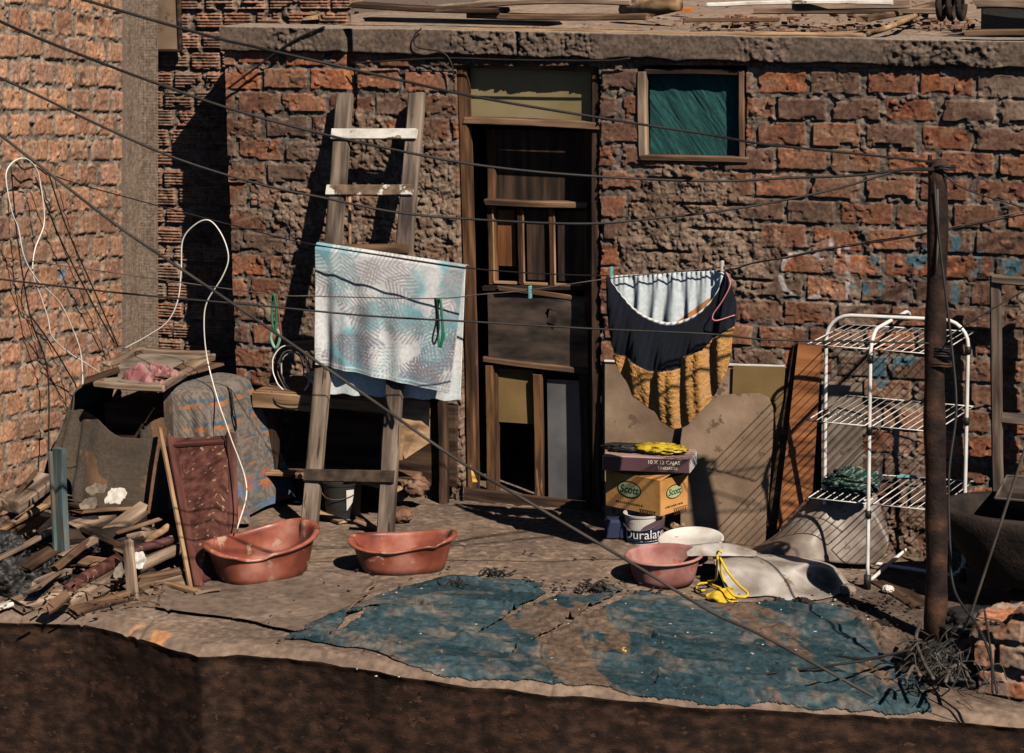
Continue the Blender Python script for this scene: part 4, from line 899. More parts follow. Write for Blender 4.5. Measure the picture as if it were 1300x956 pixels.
# ================================================================== WOOD PILE
g = 'scrap wood in the left corner'
WP = [ # px0,py0,h0, px1,py1,h1, w, t, mat, label
 (14, 642, .33, 56, 610, .36, .10, .07, 'wood_grey', 'thick beam end highest in the pile against the left wall'),
 (-6, 668, .25, 70, 612, .30, .035, .03, 'wood_grey', 'long thin stick sloping up just below the highest beam'),
 (-8, 690, .18, 66, 634, .26, .05, .025, 'wood_brown', 'brown lath sloping under the long thin stick'),
 (-5, 676, .22, 60, 640, .28, .03, .02, 'wood_tan', 'pale stick between the two laths at the far left'),
 (-8, 712, .16, 74, 668, .2, .07, .02, 'wood_grey', 'wide grey board end left of the teal post'),
 (98, 650, .20, 160, 646, .17, .12, .02, 'wood_brown', 'broad brown board lying behind the crossed beams'),
 (92, 668, .16, 140, 652, .16, .08, .02, 'wood_grey', 'grey board right of the teal post at mid height'),
 (95, 640, .16, 128, 650, .17, .06, .02, 'wood_dark', 'short dark board touching the teal post'),
 (120, 690, .08, 182, 645, .22, .075, .05, 'wood_grey', 'stout beam crossing the pile and rising to the blanket'),
 (112, 676, .13, 150, 700, .06, .05, .03, 'wood_dark', 'dark beam running down under the stout beam'),
 (160, 682, .13, 205, 678, .12, .05, .02, 'wood_grey', 'thin grey board behind the round red log'),
 (168, 702, .10, 219, 685, .13, .045, .045, 'maroon_paint', 'reddish round log at the right of the pile'),
 (172, 722, .06, 229, 696, .09, .075, .05, 'wood_grey', 'heavy squared beam at the right end of the pile'),
 (176, 735, .02, 232, 726, .035, .09, .025, 'wood_brown', 'flat split board below the heavy squared beam'),
 (182, 750, .01, 235, 738, .015, .11, .015, 'wood_grey', 'thin flat board on the floor at the pile front'),
 (205, 740, .01, 250, 752, .012, .05, .02, 'wood_tan', 'small tan shingle on the floor before the cupboard door'),
 (248, 754, .01, 276, 748, .02, .05, .012, 'wood_grey', 'small grey shingle at the foot of the cupboard door'),
 (86, 750, .07, 149, 710, .12, .06, .055, 'maroon_paint', 'peeling red log lying across the front beams'),
 (82, 768, .035, 158, 724, .06, .085, .07, 'wood_grey', 'thickest beam at the front of the pile'),
 (96, 776, .015, 164, 756, .02, .07, .025, 'wood_brown', 'thin board along the floor in front of the thickest beam'),
 (24, 768, .03, 78, 748, .05, .12, .04, 'wood_grey', 'broad plank at the lower left of the pile'),
 (60, 774, .04, 84, 756, .10, .07, .05, 'wood_brown', 'short brown block between the broad plank and thick beam'),
 (-5, 772, .02, 24, 762, .03, .07, .02, 'white_paint_wood', 'whitish board end at the lower left frame edge'),
 (150, 676, .16, 200, 660, .20, .05, .02, 'wood_brown', 'brown lath behind the top of the stout beam'),
 (-5, 652, .30, 45, 600, .44, .02, .02, 'wood_dark', 'dark thin stick against the left bricks'),
 (100, 712, .05, 148, 694, .1, .03, .02, 'wood_dark', 'dark lath hidden under the peeling red log'),
 (186, 690, .1, 214, 668, .16, .035, .02, 'wood_tan', 'tan sliver standing behind the red round log')]
for i, (a, b_, h0, c_, d_, h1, w_, t, mm, lab) in enumerate(WP):
    p0, p1 = fl(a, b_, h0), fl(c_, d_, h1)
    if 'log' in lab:
        p0 = fl(a, b_, h0); o = cable('round_log', [p0, p0.lerp(p1, .3)+Vector((0, 0, .008)), p0.lerp(p1, .7), p1], w_*.5, M[mm], lab, 'log', n=9, seg=5); tag(o, group=g)
    else:
        o = plank('scrap_plank', p0, p1, w_, t, M[mm], None, ragged=.02, seed=i+200, roll=RND.uniform(-.35, .35)); tag(o, lab, 'plank', g)
rr = random.Random(77)
spots = ['under the crossed beams', 'behind the teal post']
o = plank('scrap_plank', fl(169, 762), fl(155, 692, .24)+Vector((0, .05, 0)), .055, .02, M['wood_grey'], None, up=(0, -1, 0), seed=9); tag(o, 'flat pointed stake standing across the pile front', 'stake', g)
# small splinters: uncountable
mb = MB()
for i in range(420):
    px, py = rr.gauss(105, 60), rr.uniform(650, 772)
    if px > 235 or px < -10: continue
    h = rr.uniform(.01, .14)*max(0, 1-abs(px-95)/140); p = fl(px, py, h); a = rr.uniform(0, math.pi); L_ = rr.uniform(.01, .07)
    B = Matrix.Rotation(a, 3, 'Z') @ Matrix.Rotation(rr.uniform(-.4, .4), 3, 'Y'); mb.box(p, (L_, rr.uniform(.003, .011), rr.uniform(.003, .007)), B)
for i in range(22):
    px = rr.uniform(4, 205); py = rr.uniform(662, 752); a = rr.choice([rr.uniform(-.9, -.2), rr.uniform(-.6, -.3), rr.uniform(.1, .5)]); L_ = rr.uniform(30, 68); h = rr.uniform(.05, .2)*max(.3, 1-abs(px-90)/150)
    o = plank('scrap_plank', fl(px-L_/2*math.cos(a), py-L_/2*math.sin(a), h), fl(px+L_/2*math.cos(a), py+L_/2*math.sin(a), h+rr.uniform(-.03, .05)), rr.uniform(.03, .08), rr.uniform(.012, .035), M[rr.choice(['wood_grey', 'wood_grey', 'wood_brown', 'wood_dark'])], None, ragged=.02, seed=i+900, roll=rr.uniform(-.6, .6))
    tag(o, 'weathered lath jumbled among the other scrap wood of the pile', 'plank', 'jumbled laths of the scrap pile')
tag(mb.build('wood_splinters', M['wood_brown']), 'small splinters and chips of wood filling the pile', 'splinters', kind='stuff')
# core mass of dusty rubbish under the pile
c = fl(95, 720); tag(lump('rubbish_heap', c+Vector((-.12, .18, .0)), .42, M['dark_stone'], 31, sq=(1.25, 1.05, .36), amp=.35, fr=2.5), 'low heap of dusty rubbish under the scrap wood', 'rubbish')
for i, (px, py, h, r, lab) in enumerate([(20, 735, .06, .10, 'black plastic bag at the far left of the wood pile'), (58, 725, .07, .085, 'crumpled dark bag left of the teal post'), (38, 758, .03, .07, 'small dark bag at the front left of the pile'), (128, 696, .12, .06, 'dark rag bundled between the crossing beams'), (4, 700, .14, .09, 'dark bag under the sticks at the left frame edge')]):
    tag(lump('plastic_bag', fl(px, py, h), r, M['bag'], 60+i, sq=(1.1, .9, .8), amp=.42, fr=1.9, crease=True, sub=5), lab, 'bag')
for i, (px, py, h, w_, hh_, mm, lab) in enumerate([(122, 622, .25, .12, .05, 'grey_board', 'pale scrap of paper behind the pile'), (146, 630, .2, .11, .08, 'white_plastic', 'white torn card below the brown blanket'), (172, 712, .12, .1, .07, 'white_plastic', 'crumpled whitish foil on the heavy beam'), (152, 724, .12, .06, .06, 'grey_board', 'grey rag caught on the peeling red log'), (112, 640, .22, .1, .05, 'grey_board', 'greyish crumpled paper right of the teal post')]):
    c = fl(px, py, h); n = 24; u, v = np.meshgrid(np.linspace(-1, 1, n), np.linspace(-1, 1, n), indexing='ij')
    P = np.stack([c.x+u*w_*.5+.02*(fbm(u*2, v*2, 2, i)-.5), c.y+v*.04, c.z+v*hh_*.5+.03*(fbm(u*2+i, v*2, 3, 5)-.5)], -1)
    mk = (np.hypot(u, v*1.1)+.5*(fbm(u*1.5+i*3, v*1.5, 2, 8)-.5) < 1)[:-1, :-1]
    tag(grid('paper_scrap', P, M[mm], None, mask=mk, solid=.002), lab, 'scrap')
# teal post: a channel of two strips
t0, t1 = fl(84, 742), at(83, 572, 1.75)
t1 = Vector((t0.x+.02, t0.y+.02, 0)); base = t0; 
zt_ = _pl(83, 571, 1, t0.y+.02).z
post = plank('teal_post', base, Vector((t0.x-.01, t0.y+.02, zt_)), .078, .03, M['teal_paint'], None, up=(-.36, -.93, 0), ragged=.006, seed=2); tag(post, 'faded teal wooden post standing upright in the wood pile', 'post')
vv_ = Vector((.36, -.93, 0)).normalized(); 
for s_ in (-.029, .029):
    off = Vector((.93, .36, 0))*s_+Vector((-.36, -.93, 0))*.018
    plank('post_strip', base+off+Vector((0, 0, .01)), Vector((t0.x-.01, t0.y+.02, zt_-.01))+off, .018, .018, M['teal_paint'], post, up=(-.36, -.93, 0), ragged=.004, seed=3)
cable('wire', [at(73, 575, 1.8), at(78, 590, 1.84), at(88, 594, 1.84), at(96, 592, 1.8)], .003, M['cable'], 'dark wire wound round the top of the teal post', 'wire')
# brown sheet on the floor
poly = [(196, 776), (205, 748), (262, 737), (330, 729), (400, 730), (478, 742), (470, 752), (447, 774), (432, 792), (372, 806), (300, 790)]
def floor_sheet(name, poly, m, cf, h=.006, res=.010, bump=.003, edge=.02, seed=0, lift=0, wr=None):
    W = [fl(a, b_) for a, b_ in poly]; xs = [p.x for p in W]; ys = [p.y for p in W]
    X, Y = np.meshgrid(np.arange(min(xs)-.05, max(xs)+.05, res), np.arange(min(ys)-.05, max(ys)+.05, res), indexing='ij')
    xx = X+edge*2*(fbm(X*6, Y*6, 4, seed)-.5)*2; yy = Y+edge*2*(fbm(X*6+40, Y*6, 4, seed)-.5)*2
    ins = np.zeros(X.shape, bool); n = len(W); dist = np.full(X.shape, 9.)
    for i in range(n):
        x1, y1, x2, y2 = W[i].x, W[i].y, W[(i+1) % n].x, W[(i+1) % n].y
        c = ((y1 > yy) != (y2 > yy)) & (xx < (x2-x1)*(yy-y1)/((y2-y1)+1e-12)+x1); ins ^= c
        t = np.clip(((xx-x1)*(x2-x1)+(yy-y1)*(y2-y1))/((x2-x1)**2+(y2-y1)**2), 0, 1); dist = np.minimum(dist, np.hypot(xx-x1-t*(x2-x1), yy-y1-t*(y2-y1)))
    Z = floor_h(X, Y)+h+bump*fbm(X*12, Y*12, 4, seed+1)
    if wr is not None: Z = Z+wr(X, Y, dist)
    C, hole = cf(X, Y, dist)
    mk = ins if hole is None else ins & ~hole
    return grid(name, np.stack([X, Y, Z], -1), m, None, cols=C, mask=mk[:-1, :-1], solid=.003)
def cbrown(X, Y, d):
    C = mixc((.15, .105, .08), (.21, .15, .115), fbm(X*5, Y*5, 5, 500)); C = mixc(C, (.09, .065, .05), sst(.5, .7, fbm(X*2, Y*3, 4, 501))*.6); C = mixc(C, (.27, .2, .155), sst(.6, .7, fbm(X*9, Y*12, 4, 502))*.5)
    return C, None
tag(floor_sheet('floor_mat', poly, M['ground'], cbrown, h=.007, seed=3, edge=.01, wr=lambda X, Y, d: .012*sst(.03, 0, d)), 'worn dark brown sheet lying flat between the first two basins', 'mat')

# ================================================================== BASINS
def tub(name, c, L_, W_, H_, m, lab, rot=0, tilt=(0, 0), rim=.03, wave=None, notch=None, n=120, parent=None, cat='basin', e=2.6):
    prof = [(.0, .006, 0), (.60, .006, 0), (.70, .0, 0), (.74, .012, 0), (.80, .25, 0), (.86, .60, 0), (.91, .86, .6), (.93, .90, .8), (.99, .92, 1), (1.0, .95, 1), (.995, .985, 1), (.97, 1.0, 1), (.93, 1.0, 1), (.895, .97, 1), (.875, .88, .8), (.84, .6, 0), (.77, .25, 0), (.70, .05, 0), (.55, .035, 0), (.0, .035, 0)]
    V = []; F = []; R_ = Matrix.Rotation(rot, 3, 'Z') @ Matrix.Rotation(tilt[0], 3, 'X') @ Matrix.Rotation(tilt[1], 3, 'Y')
    for (r, z, k_) in prof:
        for k in range(n):
            a = 2*math.pi*k/n; ca, sa = math.cos(a), math.sin(a); q = (abs(ca)**e+abs(sa)**e)**(-1/e)
            x, y = ca*q*L_/2, sa*q*W_/2; wz = wave(a) if wave else 0; zz = z*H_*(1+wz*min(1, z*1.05)); rr_ = r
            if notch: dr, dz_ = notch(a); rr_ = r+dr*k_; zz += dz_*k_
            V.append(Vector(c)+R_ @ Vector((x*rr_, y*rr_, zz)))
    for i in range(len(prof)-1):
        for k in range(n): F.append((i*n+k, i*n+(k+1) % n, (i+1)*n+(k+1) % n, (i+1)*n+k))
    o = mesh_obj(name, V, F, m, parent, smooth=True); tag(o, lab, cat); return o
RA = YAW   # direction of the image's horizontal in the floor plane
# basin 2: oval, chipped rim, long side across the view
c = fl(512, 722); 
w2 = lambda a: .10*math.cos(2*a+.3)+.06*math.cos(a)
def nt2(a):
    d = lambda a0, w_: math.exp(-((math.atan2(math.sin(a-a0), math.cos(a-a0)))/w_)**2)
    return (-.05*d(-2.0, .10)-.035*d(-1.45, .25)*1-.04*d(-.9, .08), -.010*d(-1.9, .5)-.012*d(-.95, .12)-.008*d(.6, .1))
b2 = tub('oval_basin', c+Vector((0, .0, -.002)), .52, .33, .155, M['red_plastic'], 'smaller oval red basin standing alone on the floor right of the ladder', rot=RA+.05, wave=w2, notch=nt2)
V = []
# basin 1: larger, tilted towards the viewer's left
c = fl(332, 735)
def nt1(a):
    d = lambda a0, w_: math.exp(-((math.atan2(math.sin(a-a0), math.cos(a-a0)))/w_)**4)
    return (-.10*d(-2.0, .22)+.02*d(1.0, .2)-.05*d(.2, .13), -.022*d(-2.0, .24)-.004*d(-1.2, .4))
b1 = tub('oval_basin', c+Vector((-.02, .05, .0)), .56, .38, .19, M['red_plastic'], 'larger oval red basin beside the cupboard door with handle ledges', rot=RA+.55, wave=lambda a: .10*math.cos(a)+.09*math.cos(2*a), notch=nt1, tilt=(.06, -.03))
c1 = c+Vector((-.02, .05, .0))
# basin 3: round pink one and a white lid disc behind
c = fl(843, 738)
b3 = tub('round_basin', c, .37, .37, .135, M['pink_plastic'], 'round chalky pink basin next to the yellow hangers', e=2.0, wave=lambda a: .03*math.cos(a-1))
c = fl(868, 722); V, F = lathe([(.001, .0), (.15, .0), (.155, .012), (.16, .014), (.16, .02), (.15, .022), (.14, .012), (.001, .010)], c+Vector((.0, .12, .10)), 48, tilt=Matrix.Rotation(.12, 3, 'X'))
tag(mesh_obj('bucket_lid', V, F, M['white_plastic'], None, smooth=True), 'large round white lid leaning behind the pink basin', 'lid')

# ================================================================== BOXES AND PAINT BUCKET
c = fl(811, 692); c = c+Vector((0, .075, 0)); zb = c.z; rB, hB = .094, .15
pb_ = pail('paint_bucket', c, rB, hB, M['white_plastic'], 'white paint bucket with blue lettering holding up the cardboard box')
def on_cyl(V, c, r, a0, z0, sc=1):   # wrap flat lettering on a cylinder facing angle a0
    return [Vector((c[0]+r*math.cos(a0+v.x*sc/r), c[1]+r*math.sin(a0+v.x*sc/r), z0+v.y*sc)) for v in V]
aF = -math.pi/2-YAW*-1-.0
aF = math.atan2(CAM[1]-c.y, CAM[0]-c.x)
def band(name, a0, a1, z0, z1, r, m, par, n=24, taper=True, top=None):
    V = []; F = []
    for k in range(n+1):
        a = a0+(a1-a0)*k/n
        for j in (0, 1):
            z = z0 if j == 0 else (top(k/n) if top else z1); V.append(Vector((c.x+r*math.cos(a), c.y+r*math.sin(a), z)))
    for k in range(n): F.append((2*k, 2*k+2, 2*k+3, 2*k+1))
    return mesh_obj(name, V, F, m, par)
navy = flat('navy_print', (28, 40, 66)); ltb = flat('grey_print', (120, 112, 116)); wht = flat('white_print', (225, 222, 218)); 
rr0 = rB*.965
band('label_band', aF-.95, aF+1.5, zb+.032, zb+.075, rr0+.003, navy, pb_)
band('label_field', aF-.1, aF+1.6, zb+.078, zb+.15, rr0+.004, flat('plum_print', (88, 70, 80)), pb_, top=lambda f: zb+.085+.062*f**.6)
band('label_foot', aF-1.0, aF+1.5, zb+.014, zb+.020, rr0-.002, navy, pb_)
def letters(name, s, size, a0, z0, r, m, par, bold=.0, shear=0):
    V, F = text_mesh(s, size, bold, shear); V = on_cyl(V, c, r, a0, z0)
    return mesh_obj(name, V, F, m, par)
letters('lettering', 'Duralatex', .066, aF+.28, zb+.056, rr0+.006, navy, pb_, bold=.004)
letters('lettering', 'Duralatex', .066, aF+.28, zb+.056, rr0+.008, wht, pb_, bold=.0)
letters('small_print', 'LATEX', .02, aF-.85, zb+.11, rr0+.006, flat('red_print', (150, 60, 60)), pb_)
# cardboard box
E0 = c+Vector((.03, -.0, hB+.004)); 
bxw, bxd, bxh = .35, .22, .175
ra_ = math.radians(21-43)      # box yaw: two faces show
ex = Vector((math.cos(ra_), math.sin(ra_), 0)); ey = Vector((-math.sin(ra_), math.cos(ra_), 0))
corner = at(838, 664, -c.y-.02+.0); corner = Vector((at(838, 661, -(c.y-.10)).x, c.y-.10, zb+hB+.002))
corner = at(838, 662, -(c.y-.07)); corner.z = zb+hB+.004
cb0 = corner
def bp(a, b_, h): return cb0-ex*a*bxw+ey*b_*bxd+Vector((0, 0, h*bxh))
card = MB()
for (A, B_, C_, D_) in [((0, 0), (1, 0), (1, 0), (0, 0))]: pass
T_ = .006
card = thing('cardboard_box', 'open orange cardboard box with an oval green logo sitting on the paint bucket', 'box', bp(.5, .5, 0))
def wallq(p, q, r_, s, inn, nm, mm='cardboard'):
    return MB().prism([p, q, r_, s], inn*T_).build(nm, M[mm], card)
wallq(bp(0, 0, 0), bp(1, 0, 0), bp(1, 0, 1), bp(0, 0, 1), ey, 'long_side'); wallq(bp(0, 1, 0)+ey*-.0, bp(1, 1, 0), bp(1, 1, 1), bp(0, 1, 1), -ey, 'long_side')
wallq(bp(0, .02, 0)+Vector((0, 0, 0)), bp(0, .98, 0), bp(0, .98, 1), bp(0, .02, .99), -ex, 'short_side'); wallq(bp(1, .02, 0), bp(1, .98, 0), bp(1, .98, 1), bp(1, .02, .99), ex, 'short_side')
wallq(bp(.02, .02, .01), bp(.98, .02, .01), bp(.98, .98, .01), bp(.02, .98, .01), Vector((0, 0, 1)), 'bottom')
# flaps
def flapq(p, q, d, nm):
    MB().prism([p, q, q+d*.97, p+d], Vector((0, 0, T_*.6))).build(nm, M['cardboard'], card)
flapq(bp(0, 0, 1.005), bp(1, 0, 1.005), ey*.13+Vector((0, 0, .03)), 'flap'); flapq(bp(0, 1, 1.005), bp(1, 1, 1.005), -ey*.12+Vector((0, 0, .02)), 'flap')
flapq(bp(0, .03, 1.0), bp(0, .97, 1.0), -ex*.10-Vector((0, 0, .02)), 'flap')
def face_print(V, F, org, xd, yd, nd, m, nm, o_=.0015, par=None):
    return mesh_obj(nm, [org+xd*v[0]+yd*v[1]+nd*o_ for v in V], F, m, par or card)
Zv = Vector((0, 0, 1))
def ell(a, b_, n=30): return [(a*math.cos(2*math.pi*k/n), b_*math.sin(2*math.pi*k/n)) for k in range(n)], [tuple(range(n))]
gd = flat('dark_green_print', (30, 70, 66)); tn = flat('pale_print', (214, 206, 180)); bkp = flat('brown_print', (70, 42, 26))
for (org, xd, nd, cnt) in [(bp(.56, 0, .60), ex, -ey, 0), (bp(0, .5, .60), ey, ex, 1)]:
    s_ = .82 if cnt else 1
    V, F = ell(.078*s_, .044*s_); face_print(V, F, org, xd, Zv, nd, bkp, 'logo_rim', .0012)
    V, F = ell(.070*s_, .037*s_); face_print(V, F, org, xd, Zv, nd, flat('sage_print', (170, 180, 130)), 'logo_oval', .0022)
    V, F = text_mesh('Scott', .056*s_, .001, .2); face_print(V, F, org, xd, Zv, nd, gd, 'logo_lettering', .0032)
    V, F = text_mesh('TODO UN DIA DE PAPEL'[:16] if not cnt else 'PAPEL HIGIENICO', .018*s_, .0005)
    bad = [(-.1, -.003), (.1, -.003), (.1, .003), (-.1, .003)]
    # faint printed line and a boxed panel of bars
    o2 = org+Zv*-.075; rr2 = random.Random(cnt); lm = MB()
    for k in range(14):
        w_ = rr2.uniform(.004, .009); x_ = (-.085+.0125*k)*s_; lm.add([o2+xd*x_+nd*.0012, o2+xd*(x_+w_)+nd*.0012, o2+xd*(x_+w_)+Zv*.009+nd*.0012, o2+xd*x_+Zv*.009+nd*.0012], [(0, 1, 2, 3)])
    o3 = org+xd*(.12 if not cnt else .06)*s_+Zv*-.115
    for k in range(7): lm.add([o3+xd*(-.05+.0145*k)+nd*.0012, o3+xd*(-.05+.0145*k+.007)+nd*.0012, o3+xd*(-.05+.0145*k+.007)+Zv*.022+nd*.0012, o3+xd*(-.05+.0145*k)+Zv*.022+nd*.0012], [(0, 1, 2, 3)])
    for (z0, z1) in ((-.006, -.003), (.025, .028)): lm.add([o3+xd*-.056+Zv*z0+nd*.0012, o3+xd*.052+Zv*z0+nd*.0012, o3+xd*.052+Zv*z1+nd*.0012, o3+xd*-.056+Zv*z1+nd*.0012], [(0, 1, 2, 3)])
    lm.build('printed_marks', bkp, card)
# flat pink carton on top
ct = at(862, 604, -(cb0.y+.0)); rz = math.radians(21-14); fx = Vector((math.cos(rz), math.sin(rz), 0)); fy = Vector((-math.sin(rz), math.cos(rz), 0))
zc = cb0.z+bxh+.035; cc0 = cb0+ex*-.17+ey*.10; cc0 = Vector((cc0.x+.02, cc0.y, zc))
Bm = Matrix((fx, fy, Vector((0, 0, 1)))).transposed()
car = thing('flat_carton', 'flat pink and grey printed carton lying on the cardboard box', 'carton', cc0)
MB().box(cc0+Vector((0, 0, .035)), (.44, .22, .075), Bm, bev=.003).build('carton_body', flat('pink_card', (170, 138, 130)), car)
MB().box(cc0+Vector((0, 0, .034))-fy*.1105, (.43, .002, .066), Bm).build('front_label', flat('mauve_print', (92, 64, 70)), car)
MB().box(cc0+Vector((0, 0, .034))+fx*.2205, (.002, .2, .062), Bm).build('end_label', wht, car)
V, F = text_mesh('10 X 12 CAJAS', .026, .0005); face_print(V, F, cc0+Vector((0, 0, .048))-fy*.112+fx*.09, fx, Zv, -fy, tn, 'lettering', .001, car)
V, F = text_mesh('UNIDADES', .02, .0005); face_print(V, F, cc0+Vector((0, 0, .02))-fy*.112+fx*.11, fx, Zv, -fy, tn, 'lettering', .001, car)
lm = MB()
for k in range(6): lm.add([cc0+fx*.2225+fy*(-.07+.004*k)+Zv*(.012+.008*k), cc0+fx*.2225+fy*(.06-.006*k)+Zv*(.012+.008*k), cc0+fx*.2225+fy*(.06-.006*k)+Zv*(.015+.008*k), cc0+fx*.2225+fy*(-.07+.004*k)+Zv*(.015+.008*k)], [(0, 1, 2, 3)])
lm.build('printed_marks', ltb, car)
tag(lump('yellow_wrapper', cc0+Vector((.05, -.0, .095)), .075, mat('yellow_foil', [srgb(150, 120, 20), srgb(205, 180, 50)], 14, rough=.3, chip=srgb(60, 60, 30), chip_t=.58, chip_s=18, bump=.2), 90, sq=(1.5, .8, .28), amp=.4, fr=3, crease=True), 'crumpled yellow wrapper on top of the flat carton', 'wrapper')
tag(lump('dark_bag', cc0+Vector((-.13, .0, .09)), .06, M['bag'], 91, sq=(1.6, .9, .25), amp=.4, crease=True), 'dark flattened bag on the left of the yellow wrapper', 'bag')
for i, (px, py) in enumerate([(868, 579), (874, 577)]):
    pass
o = MB().box(fl(772, 690)+Vector((0, .12, .05)), (.11, .10, .10), Matrix.Rotation(.3, 3, 'Z'), bev=.012).build('navy_tin', flat('navy_tin', (52, 58, 84), rough=.4)); tag(o, 'small navy tin in the shade left of the white paint bucket', 'tin')
stand = thing('wooden_stand', 'splayed wooden stand under the right side of the cardboard box', 'stand', fl(858, 690))
for a, b_, cz in [((842, 690), (868, 668), 0), ((872, 690), (850, 664), 0)]:
    p0 = fl(*a)+Vector((0, .10, 0)); p1 = at(b_[0], b_[1], -p0.y); plank('leg', p0, p1, .03, .02, M['wood_tan'], stand, up=(0, -1, 0))
plank('rail', at(840, 688, -p0.y+.03), at(878, 686, -p0.y+.03), .03, .02, M['wood_dark'], stand, up=(0, -1, 0))
# ================================================================== BOARDS LEANING ON THE WALL
def slab(name, pts, t, m, lab, cat, parent=None, group=None):     # pts: list of (px, py, out)
    P = [at(a, b_, o_) for a, b_, o_ in pts]; n = (P[1]-P[0]).cross(P[-1]-P[0]).normalized()
    if n.y > 0: n = -n
    # flatten onto one plane
    c = sum(P, Vector())/len(P); n2 = Vector((0, 0, 0))
    for i in range(len(P)): n2 += (P[i]-c).cross(P[(i+1) % len(P)]-c)
    n2.normalize(); n2 = n2 if n2.y < 0 else -n2
    P = [p-n2*((p-c).dot(n2)) for p in P]
    o = MB().prism(P, -n2*t).build(name, m, parent)
    if lab: tag(o, lab, cat, group)
    return o, P, n2
o, P, n2 = slab('beige_panel', [(768, 458, .03), (996, 465, .03), (990, 694, .10), (768, 670, .10)], .012, M['beige_board'], 'large dusty beige panel leaning on the wall behind the cardboard box', 'panel')
plank('edge_strip', P[0]+n2*.004, P[1]+n2*.004, .012, .012, M['white_enamel'], o, up=n2, ragged=0, bend=0)
slab('hardboard_sheet', [(931, 464, .05), (996, 466, .05), (990, 600, .09), (926, 600, .09)], .006, M['olive_board'], 'olive brown hardboard strip above the rounded table top', 'panel')
pts = [(864, 694), (864, 560), (868, 530), (882, 512), (905, 503), (930, 500), (962, 499), (974, 504), (981, 518), (980, 560), (970, 694)]
slab('table_top', [(a, b_, .09+.13*(b_-500)/190) for a, b_ in pts], .018, M['beige_board'], 'rounded greyish table top leaning at an angle in front of the beige panel', 'table top')
slab('veneer_board', [(1014, 432, .05), (1043, 437, .05), (1031, 625, .20), (986, 672, .26)], .016, M['wood_orange'], 'warm orange brown veneered board leaning left of the drying rack', 'board')
o, P, n2 = slab('dark_board', [(1008, 436, .025), (1016, 433, .025), (990, 670, .20), (972, 668, .20)], .03, M['wood_dark'], 'dark board edge just left of the orange brown board', 'board')
slab('grey_panel', [(1043, 484, .03), (1094, 486, .03), (1096, 700, .10), (1043, 698, .10)], .008, M['grey_board'], 'stained grey panel standing behind the left half of the drying rack', 'panel')

# ================================================================== PLASTIC SHEETS
def ribbon(rows, nu, nv, m, name, lab, wave=0, seed=0, thick=.003, cat='sheet', parent=None):
    """smooth surface through rows of 3D points"""
    R_ = []
    for r in rows:
        S = spline(r, 12); S = np.array([tuple(p) for p in S]); s = np.r_[0, np.cumsum(np.linalg.norm(np.diff(S, axis=0), axis=1))]; t = np.linspace(0, s[-1], nu)
        R_.append(np.stack([np.interp(t, s, S[:, k]) for k in range(3)], -1))
    out = np.zeros((nu, nv, 3))
    for i in range(nu):
        S = spline([tuple(r[i]) for r in R_], 12); S = np.array([tuple(p) for p in S]); s = np.r_[0, np.cumsum(np.linalg.norm(np.diff(S, axis=0), axis=1))]+np.arange(len(S))*1e-9; t = np.linspace(0, s[-1], nv)
        out[i] = np.stack([np.interp(t, s, S[:, k]) for k in range(3)], -1)
    if wave:
        u, v = np.meshgrid(np.linspace(0, 1, nu), np.linspace(0, 1, nv), indexing='ij'); out[..., 1] += wave*(fbm(u*4, v*3, 3, seed)-.5); out[..., 2] += wave*.6*(fbm(u*4+9, v*3, 3, seed)-.5)
    o = grid(name, out, m, parent, solid=thick)
    if lab: tag(o, lab, cat)
    return o
ribbon([[at(948, 700, .42), at(985, 678, .36), at(1018, 645, .3), at(1036, 626, .26), at(1062, 600, .22), at(1092, 592, .2), at(1112, 625, .22), at(1128, 676, .3)],
        [at(952, 704, .55), at(990, 694, .52), at(1020, 680, .48), at(1040, 670, .44), at(1066, 660, .36), at(1092, 655, .32), at(1110, 668, .32), at(1128, 690, .34)],
        [at(956, 708, .56), at(992, 710, .56), at(1020, 711, .54), at(1044, 713, .5), at(1068, 715, .42), at(1092, 717, .38), at(1108, 716, .36), at(1122, 706, .36)]],
       90, 40, M['film_brown'], 'plastic_sheet', 'stiff pale plastic sheet standing peaked against the wall under the rack', .02, 5, .002)
F_ = lambda px, py, h: fl(px, py, h)
ribbon([[F_(903, 702, 0.072), F_(935, 703, 0.072), F_(965, 703, 0.086), F_(1000, 706, 0.086), F_(1035, 712, 0.086), F_(1062, 722, 0.079), F_(1078, 742, 0.036)],
        [F_(908, 716, 0.115), F_(935, 712, 0.115), F_(968, 716, 0.094), F_(1000, 720, 0.094), F_(1032, 716, 0.122), F_(1058, 724, 0.101), F_(1070, 742, 0.050)],
        [F_(916, 735, 0.050), F_(945, 735, 0.058), F_(975, 740, 0.058), F_(1002, 742, 0.050), F_(1030, 736, 0.036), F_(1052, 740, 0.020), F_(1066, 748, 0.029)],
        [F_(924, 757, 0.008), F_(950, 758, 0.010), F_(980, 757, 0.010), F_(1003, 764, 0.008), F_(1030, 762, 0.010), F_(1054, 758, 0.010), F_(1068, 752, 0.022)]],
       110, 50, M['film'], 'plastic_sheet', 'curled white plastic sheet lying in waves on the floor below the rack', .02, 6)
ribbon([[F_(872, 700, .17), F_(892, 691, .17), F_(925, 690, .15), F_(960, 700, .13)],
        [F_(872, 706, .16), F_(895, 706, .14), F_(928, 706, .12), F_(962, 706, .11)]], 40, 14, M['film'], 'plastic_sheet', 'narrow grey tongue of plastic reaching over the pink basin', .02, 8)
tag(lump('crumpled_foil', F_(1076, 750, .02), .03, M['grey_board'], 301, amp=.5, crease=True, sq=(1, .8, .7)), 'small crumpled white wrapping at the end of the curled sheet', 'scrap')
tag(lump('crumpled_foil', F_(1127, 748, .02), .022, M['white_plastic'], 302, amp=.5, crease=True, sq=(1, .8, .7)), 'tiny white scrap on the floor right of the drying rack foot', 'scrap')

